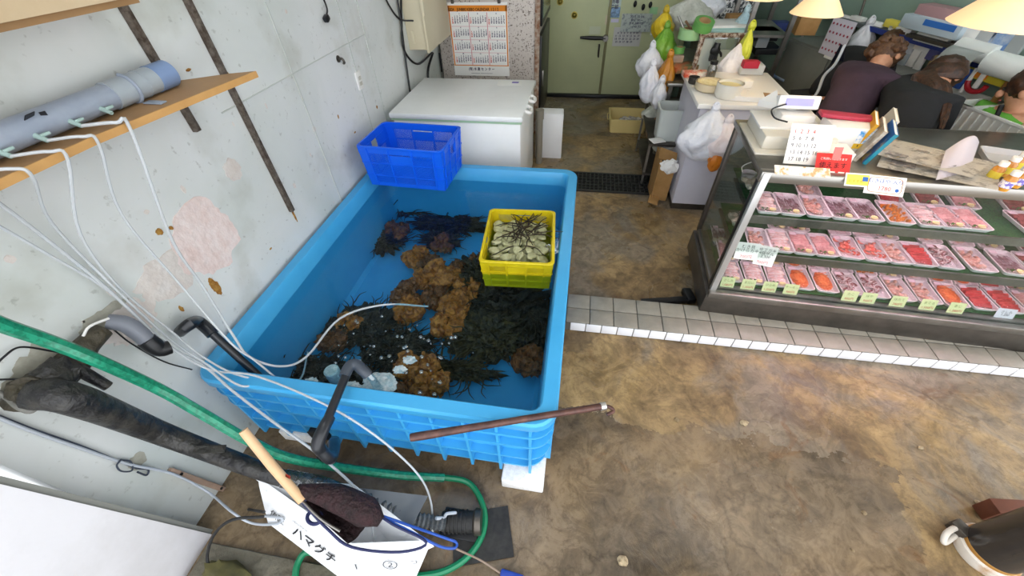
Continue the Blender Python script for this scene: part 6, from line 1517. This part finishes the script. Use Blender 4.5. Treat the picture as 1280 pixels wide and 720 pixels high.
# hollow pendant lamps
def pendant(px, py, z, R_, H_, lab, k):
    pendant_at(fz(px, py, z), R_, H_, lab)
def pendant_at(c, R_, H_, lab):
    c = V(c)
    t = thing('pendant_lamp', lab, 'lamp', c)
    M_sh = mat('cream_lamp_shade', 'f3dcae', .5, emit=('ffcf8c', .42))
    part('lamp_shade', G().loft([[(R_*math.cos(a), R_*math.sin(a), 0) for a in [2*PI*j/40 for j in range(40)]], [(R_*.16*math.cos(a), R_*.16*math.sin(a), H_) for a in [2*PI*j/40 for j in range(40)]],
        [(R_*.13*math.cos(a), R_*.13*math.sin(a), H_-.01) for a in [2*PI*j/40 for j in range(40)]], [(R_*.97*math.cos(a), R_*.97*math.sin(a), .004) for a in [2*PI*j/40 for j in range(40)]],
        [(R_*math.cos(a), R_*math.sin(a), 0) for a in [2*PI*j/40 for j in range(40)]]], True), M_sh, t)
    part('bulb', G().sph((0, 0, H_*.45), .035, sub=3), mat('lit_bulb', 'fff0d0', .5, emit=('ffe2b0', 28)), t)
    part('cord', G().cyl((0, 0, H_), (0, 0, 3.0-c.z), .006, n=8), M_black, t)
    part('socket', G().cyl((0, 0, H_*.6), (0, 0, H_+.03), .022, n=12), M_black, t)
pendant(1020, 17, 1.48, .145, .15, 'cream pendant lamp shade in the middle of the top edge', 0)
pendant(952, -2, 1.48, .145, .15, 'cream pendant lamp shade mostly above the frame, left of the middle one', 1)
pendant(1266, 30, 1.60, .215, .19, 'big cream pendant lamp shade at the top right corner', 2)
# pendants over the case front: above the frame, seen only as glints on the wet floor
for k, (x, y, l) in enumerate(((1.03, 1.76, 'left cream pendant lamp over the front of the display case'), (1.62, 1.70, 'right cream pendant lamp over the front of the display case'))):
    pendant_at((x, y, 1.80), .15, .15, l)
# ceiling lights; those over workshop and tank are unseen, added to brighten
for k, (x, y, l) in enumerate(((1.75, 1.68, 'ceiling tube light over the tiled kerb'), (-.2, 4.9, 'ceiling tube light before the green door'), (2.3, 3.1, 'added unseen ceiling tube light over the workshop'), (-.85, 1.1, 'added unseen ceiling tube light over the near left corner of the tank'))):
    t = thing('ceiling_light', l, 'light', (x, y, 2.90))
    part('housing', G().box((0, 0, .06), (1.25, .16, .06), bev=.006), M_white, t)
    for s_ in (-.045, .045): part('tube', G().cyl((-.6, s_, .015), (.6, s_, .015), .013, n=12), mat('fluorescent_tube', 'ffffff', .5, emit=('f6fbff', 18)), t)

# ============================================================ PEOPLE
def skin(chains, m, name, parent=None, sub=2, root=None):
    """chains: lists of (point, radius); shared points are merged so that the limbs grow out of one skin"""
    bm = bmesh.new(); key = {}; lay = bm.verts.layers.skin.verify()
    def vert(p, r):
        k = tuple(round(q, 4) for q in p)
        if k not in key:
            v = bm.verts.new(p); key[k] = v; v[lay].radius = (r, r) if not isinstance(r, tuple) else r
        return key[k]
    for ch in chains:
        vs = [vert(p, r) for p, r in ch]
        for a, b in zip(vs, vs[1:]):
            if a != b and not bm.edges.get((a, b)): bm.edges.new((a, b))
    rt = key[tuple(round(q, 4) for q in (root or chains[0][0][0]))]; rt[lay].use_root = True
    me = bpy.data.meshes.new(name); bm.to_mesh(me); bm.free()
    o = bpy.data.objects.new(name, me); COL.objects.link(o)
    sk = o.modifiers.new('s', 'SKIN'); sk.use_smooth_shade = True
    ss = o.modifiers.new('u', 'SUBSURF'); ss.levels = ss.render_levels = sub
    bpy.context.view_layer.update()
    out = bpy.data.meshes.new_from_object(o.evaluated_get(bpy.context.evaluated_depsgraph_get()))
    bpy.data.objects.remove(o); out.name = name; out.materials.clear(); out.materials.append(m)
    out.polygons.foreach_set('use_smooth', [True]*len(out.polygons))
    return out
M_skin = mat('skin', 'c99678', .5, var=(20, .4, .6), alt='c08a6c')
def person(lab, hips, chest, neck, head, armL, armR, shirt, trousers, hairm, hair='short', sleeve=1.0, face=(0, 0, -1), feet=None):
    hips, chest, neck, head = map(V, (hips, chest, neck, head))
    up = (neck-hips).normalized(); side = V(RWD.x, RWD.y, 0)     # shoulders run along the wall: all face the counter
    fwd = -RWN
    shL, shR = chest.lerp(neck, .72)-side*.17, chest.lerp(neck, .72)+side*.17
    mid = hips.lerp(chest, .5)-fwd*.01
    t = thing('person', lab, 'person', (hips.x, hips.y, 0))
    def hand(w, d):
        d = V(d).normalized(); s_ = d.cross(V(0, 0, 1)).normalized(); palm = w+d*.045; kn = w+d*.09; ch = [[(w, .026), (palm, (.018, .036)), (kn, (.014, .036))]]
        for j in range(4):
            o = s_*(-.030+j*.020); L = (.068, .078, .074, .058)[j]
            ch.append([(kn, .014), (kn+o+d*.012, .0095), (kn+o+d*L*.55+V(0, 0, -.006), .009), (kn+o+d*L*.95+V(0, 0, -.03), .008)])
        ch.append([(palm, .018), (palm+s_*-.036+d*.012, .012), (palm+s_*-.055+d*.045, .010), (palm+s_*-.052+d*.068+V(0, 0, -.012), .009)])
        return ch
    ch = [[(hips, (.13, .10)), (mid, (.12, .095)), (chest, (.14, .11)), (chest.lerp(neck, .8), (.09, .075)), (neck, .052), (neck.lerp(head, .55), .058), (head, (.078, .092)), (head+(head-neck).normalized()*.07, (.062, .072))]]
    for s_, (el, wr) in ((-1, armL), (1, armR)):
        sh = shL if s_ < 0 else shR; el, wr = V(el), V(wr)
        ch.append([(chest.lerp(neck, .8), (.09, .075)), (sh, .055), (sh.lerp(el, .5), .044), (el, .038), (el.lerp(wr, .4), .036), (wr, .025)])
        ch += hand(wr, wr-el+V(0, 0, (el.z-wr.z)*.6))
    for s_ in (-1, 1):
        hp = hips+side*.085*s_-V(0, 0, .07); f = V(hips.x, hips.y, 0)+side*.11*s_+fwd*(.03*s_)
        kn = hp.lerp(f, .47)+fwd*.03; an = V(f.x, f.y, .09)
        ch.append([(hips, (.13, .10)), (hp, .085), (hp.lerp(kn, .5), .07), (kn, .052), (kn.lerp(an, .35), .05), (an, .035), (V(f.x, f.y, .04)+fwd*.06, .035), (V(f.x, f.y, .03)+fwd*.15, .028)])
    body = link('body', skin(ch, M_skin, 'body'), t)
    def place(me): me.transform(Matrix.Translation(-t.location)); return me
    place(body.data)
    # shirt
    cs = [[(hips-V(0, 0, .06), (.17, .145)), (mid, (.16, .135)), (chest, (.18, .15)), (chest.lerp(neck, .8), (.135, .115)), (chest.lerp(neck, .98), (.075, .074))]]
    for s_, (el, wr) in ((-1, armL), (1, armR)):
        sh = shL if s_ < 0 else shR; el, wr = V(el), V(wr); c_ = [(chest.lerp(neck, .8), (.135, .115)), (sh, .088), (sh.lerp(el, .5), .068)]
        if sleeve >= .7: c_ += [(el, .052)]
        if sleeve >= 1: c_ += [(el.lerp(wr, .5), .046), (el.lerp(wr, .82), .042)]
        cs.append(c_)
    link('shirt', place(skin(cs, shirt, 'shirt')), t)
    ct_ = []
    for s_ in (-1, 1):
        hp = hips+side*.085*s_-V(0, 0, .07); f = V(hips.x, hips.y, 0)+side*.11*s_+fwd*(.03*s_); kn = hp.lerp(f, .47)+fwd*.03; an = V(f.x, f.y, .12)
        ct_.append([(hips, (.15, .125)), (hp, .105), (hp.lerp(kn, .5), .088), (kn, .070), (kn.lerp(an, .4), .066), (an, .060)])
    link('trousers', place(skin(ct_, trousers, 'trousers')), t)
    for s_ in (-1, 1):
        f = V(hips.x, hips.y, 0)+side*.11*s_+fwd*(.03*s_)
        part('shoe', G().sph(f+fwd*.06+V(0, 0, .04), (.05, .13, .045), rot=Matrix((fwd.cross(V(0, 0, 1)), fwd, V(0, 0, 1))).transposed(), sub=3), M_blk_rub, t, world=True)
    # head details: ears, nose and mouth towards the work, then hair
    hd = (head-neck).normalized(); hc = head+hd*.02; fd = V(face).normalized(); fd = (fd-hd*fd.dot(hd)).normalized(); sd = hd.cross(fd).normalized()
    g = G()
    for s_ in (-1, 1): g.sph(hc+sd*.082*s_-hd*.01, (.012, .022, .032), rot=Matrix((sd, fd, hd)).transposed(), sub=2)
    part('ears', g, M_skin, t, world=True)
    part('nose', G().sph(hc+fd*.093-hd*.012, (.013, .020, .022), rot=Matrix((sd, fd, hd)).transposed(), sub=2), M_skin, t, world=True)
    part('mouth', G().sph(hc+fd*.082-hd*.050, (.022, .008, .006), rot=Matrix((sd, fd, hd)).transposed(), sub=2), mat('lips', 'a85c50', .5), t, world=True)
    g = G()
    for s_ in (-1, 1): g.sph(hc+fd*.083+sd*.030*s_+hd*.015, (.014, .008, .006), rot=Matrix((sd, fd, hd)).transposed(), sub=2)
    part('eyes', g, mat('dark_eye', '241a16', .3), t, world=True)
    g = G(); RH = Matrix((sd, fd, hd)).transposed()
    g.sph(hc-fd*.022+hd*.030, (.100, .100, .098), rot=RH, sub=4, nz=.10, ns=6)
    if hair == 'long':
        bk = (hips-neck).normalized()
        for j in range(44):
            a = -1.5+3.0*j/43; lat = math.sin(a); rnd = random.Random(j)
            st = hc+sd*.085*lat-fd*.06+hd*.05
            P = [st, hc+sd*.10*lat-fd*.10*math.cos(a)*.9-hd*.02, neck+side*.085*lat+V(0, 0, .075)-fd*.01, neck+bk*rnd.uniform(.07, .12)+side*(.12*lat+.05)+V(0, 0, .105-.04*abs(lat)), neck+bk*rnd.uniform(.14, .24)+side*(.14*lat+.08)+V(0, 0, .09-.07*abs(lat))]
            g.tube(P, [.016, .018, .017, .013, .004], 7, 4)
    elif hair == 'wavy':
        for j in range(40):
            rnd = random.Random(j*3); d = Vector((rnd.gauss(0, 1), rnd.gauss(-.4, 1), rnd.gauss(.3, .8))).normalized()
            g.sph(hc-fd*.02+hd*.02+RH @ Vector((d.x*.095, min(d.y, .35)*.095, d.z*.09)), (.032, .032, .028), sub=2, nz=.5, ns=3, seed=j)
    part('hair', g, hairm, t, world=True)
    return t
M_blk_cloth = mat('black_cloth', '131416', .85, var=(6, .3, .7), alt='1d1e22')
M_pur = mat('plum_cloth', '3f2c3c', .8, var=(7, .3, .7), alt='33222f', bump=(8, .4))
M_jean = mat('dark_navy_cloth', '151a28', .85)
H_br = mat('dark_brown_hair', '2a1a12', .45, var=(50, .4, .6), alt='4a2e1c'); H_br2 = mat('brown_hair', '4a3020', .5, var=(50, .4, .6), alt='6a4a30')
fo = -RWN
# plum top, nearest the scale
hp = fz(1043, 160, .86)
def body_at(h, npx, L=.47):   # neck on its sight line, at human torso length from the hips
    lo, hi = 1.0, 1.14
    best = min((abs((fz(npx[0], npx[1], lo+(hi-lo)*k/200)-h).length-L), k) for k in range(201))[1]
    n = fz(npx[0], npx[1], lo+(hi-lo)*best/200); return h, h.lerp(n, .62)+V(0, 0, .02), n
def head_at(n, hpx, L=.15):
    c = []
    for k in range(200):
        p = fz(hpx[0], hpx[1], n.z-.02+.14*k/200); c.append((abs((p-n).length-L)+.02*abs(p.z-n.z-.05), k))
    return fz(hpx[0], hpx[1], n.z-.02+.14*min(c)[1]/200)
h, c, n = body_at(hp, (1088, 92), .50); hd_ = head_at(n, (1103, 76))
person('person in a plum sleeveless top bending over the work counter, back to the aisle', h, c, n, hd_,
       (c+fo*.12-RWD*.26+V(0, 0, -.18), c+fo*.38-RWD*.12+V(0, 0, -.30)), (c+fo*.16+RWD*.26+V(0, 0, -.2), c+fo*.40+RWD*.10+V(0, 0, -.30)), M_pur, M_blk_cloth, H_br2, 'wavy', .5, fo+V(0, 0, -.6))
# long-haired, black clothes
hp = fz(1116, 184, .90)
h, c, n = body_at(hp, (1152, 116), .46); hd_ = head_at(n, (1174, 100), .17)
w1 = fz(1160, 150, .90); w2 = fz(1172, 142, .90)
person('person with long dark brown hair in black clothes leaning over a cutting board', h, c, n, hd_,
       ((c.lerp(w2, .5)+V(0, 0, -.02)-RWD*.05), w2), ((c.lerp(w1, .55)+RWD*.16+V(0, 0, -.06)), w1), M_blk_cloth, M_jean, H_br, 'long', .7, fo+V(0, 0, -.7))
# black shirt man behind
hp = fz(1028, 122, .86)
h, c, n = body_at(hp, (1088, 72), .48); hd_ = head_at(n, (1108, 62), .16)
person('person with short brown hair in a black shirt, bending farthest from the aisle', h, c, n, hd_,
       (c+fo*.12-RWD*.24+V(0, 0, -.2), c+fo*.36-RWD*.1+V(0, 0, -.3)), (c+fo*.14+RWD*.24+V(0, 0, -.2), c+fo*.36+RWD*.1+V(0, 0, -.3)), M_blk_cloth, M_blk_cloth, H_br2, 'short', 1.0, fo+V(0, 0, -.7))
# partly seen at the right edge
hd_ = fz(1279, 117, 1.12); h = V(hd_.x+.06, hd_.y-.16, .72); n = hd_+V(.02, -.03, -.11); c = h.lerp(n, .62)
person('person at the right edge, only dark hair and a green shoulder in view', h, c, n, hd_,
       (c+V(-.20, .12, -.18), c+V(-.24, .32, -.24)), (c+V(-.02, .20, -.20), c+V(-.14, .36, -.24)), mat('green_shirt', '5fa43a', .8), M_blk_cloth, H_br, 'short', .7, (-.6, .4, -.4))
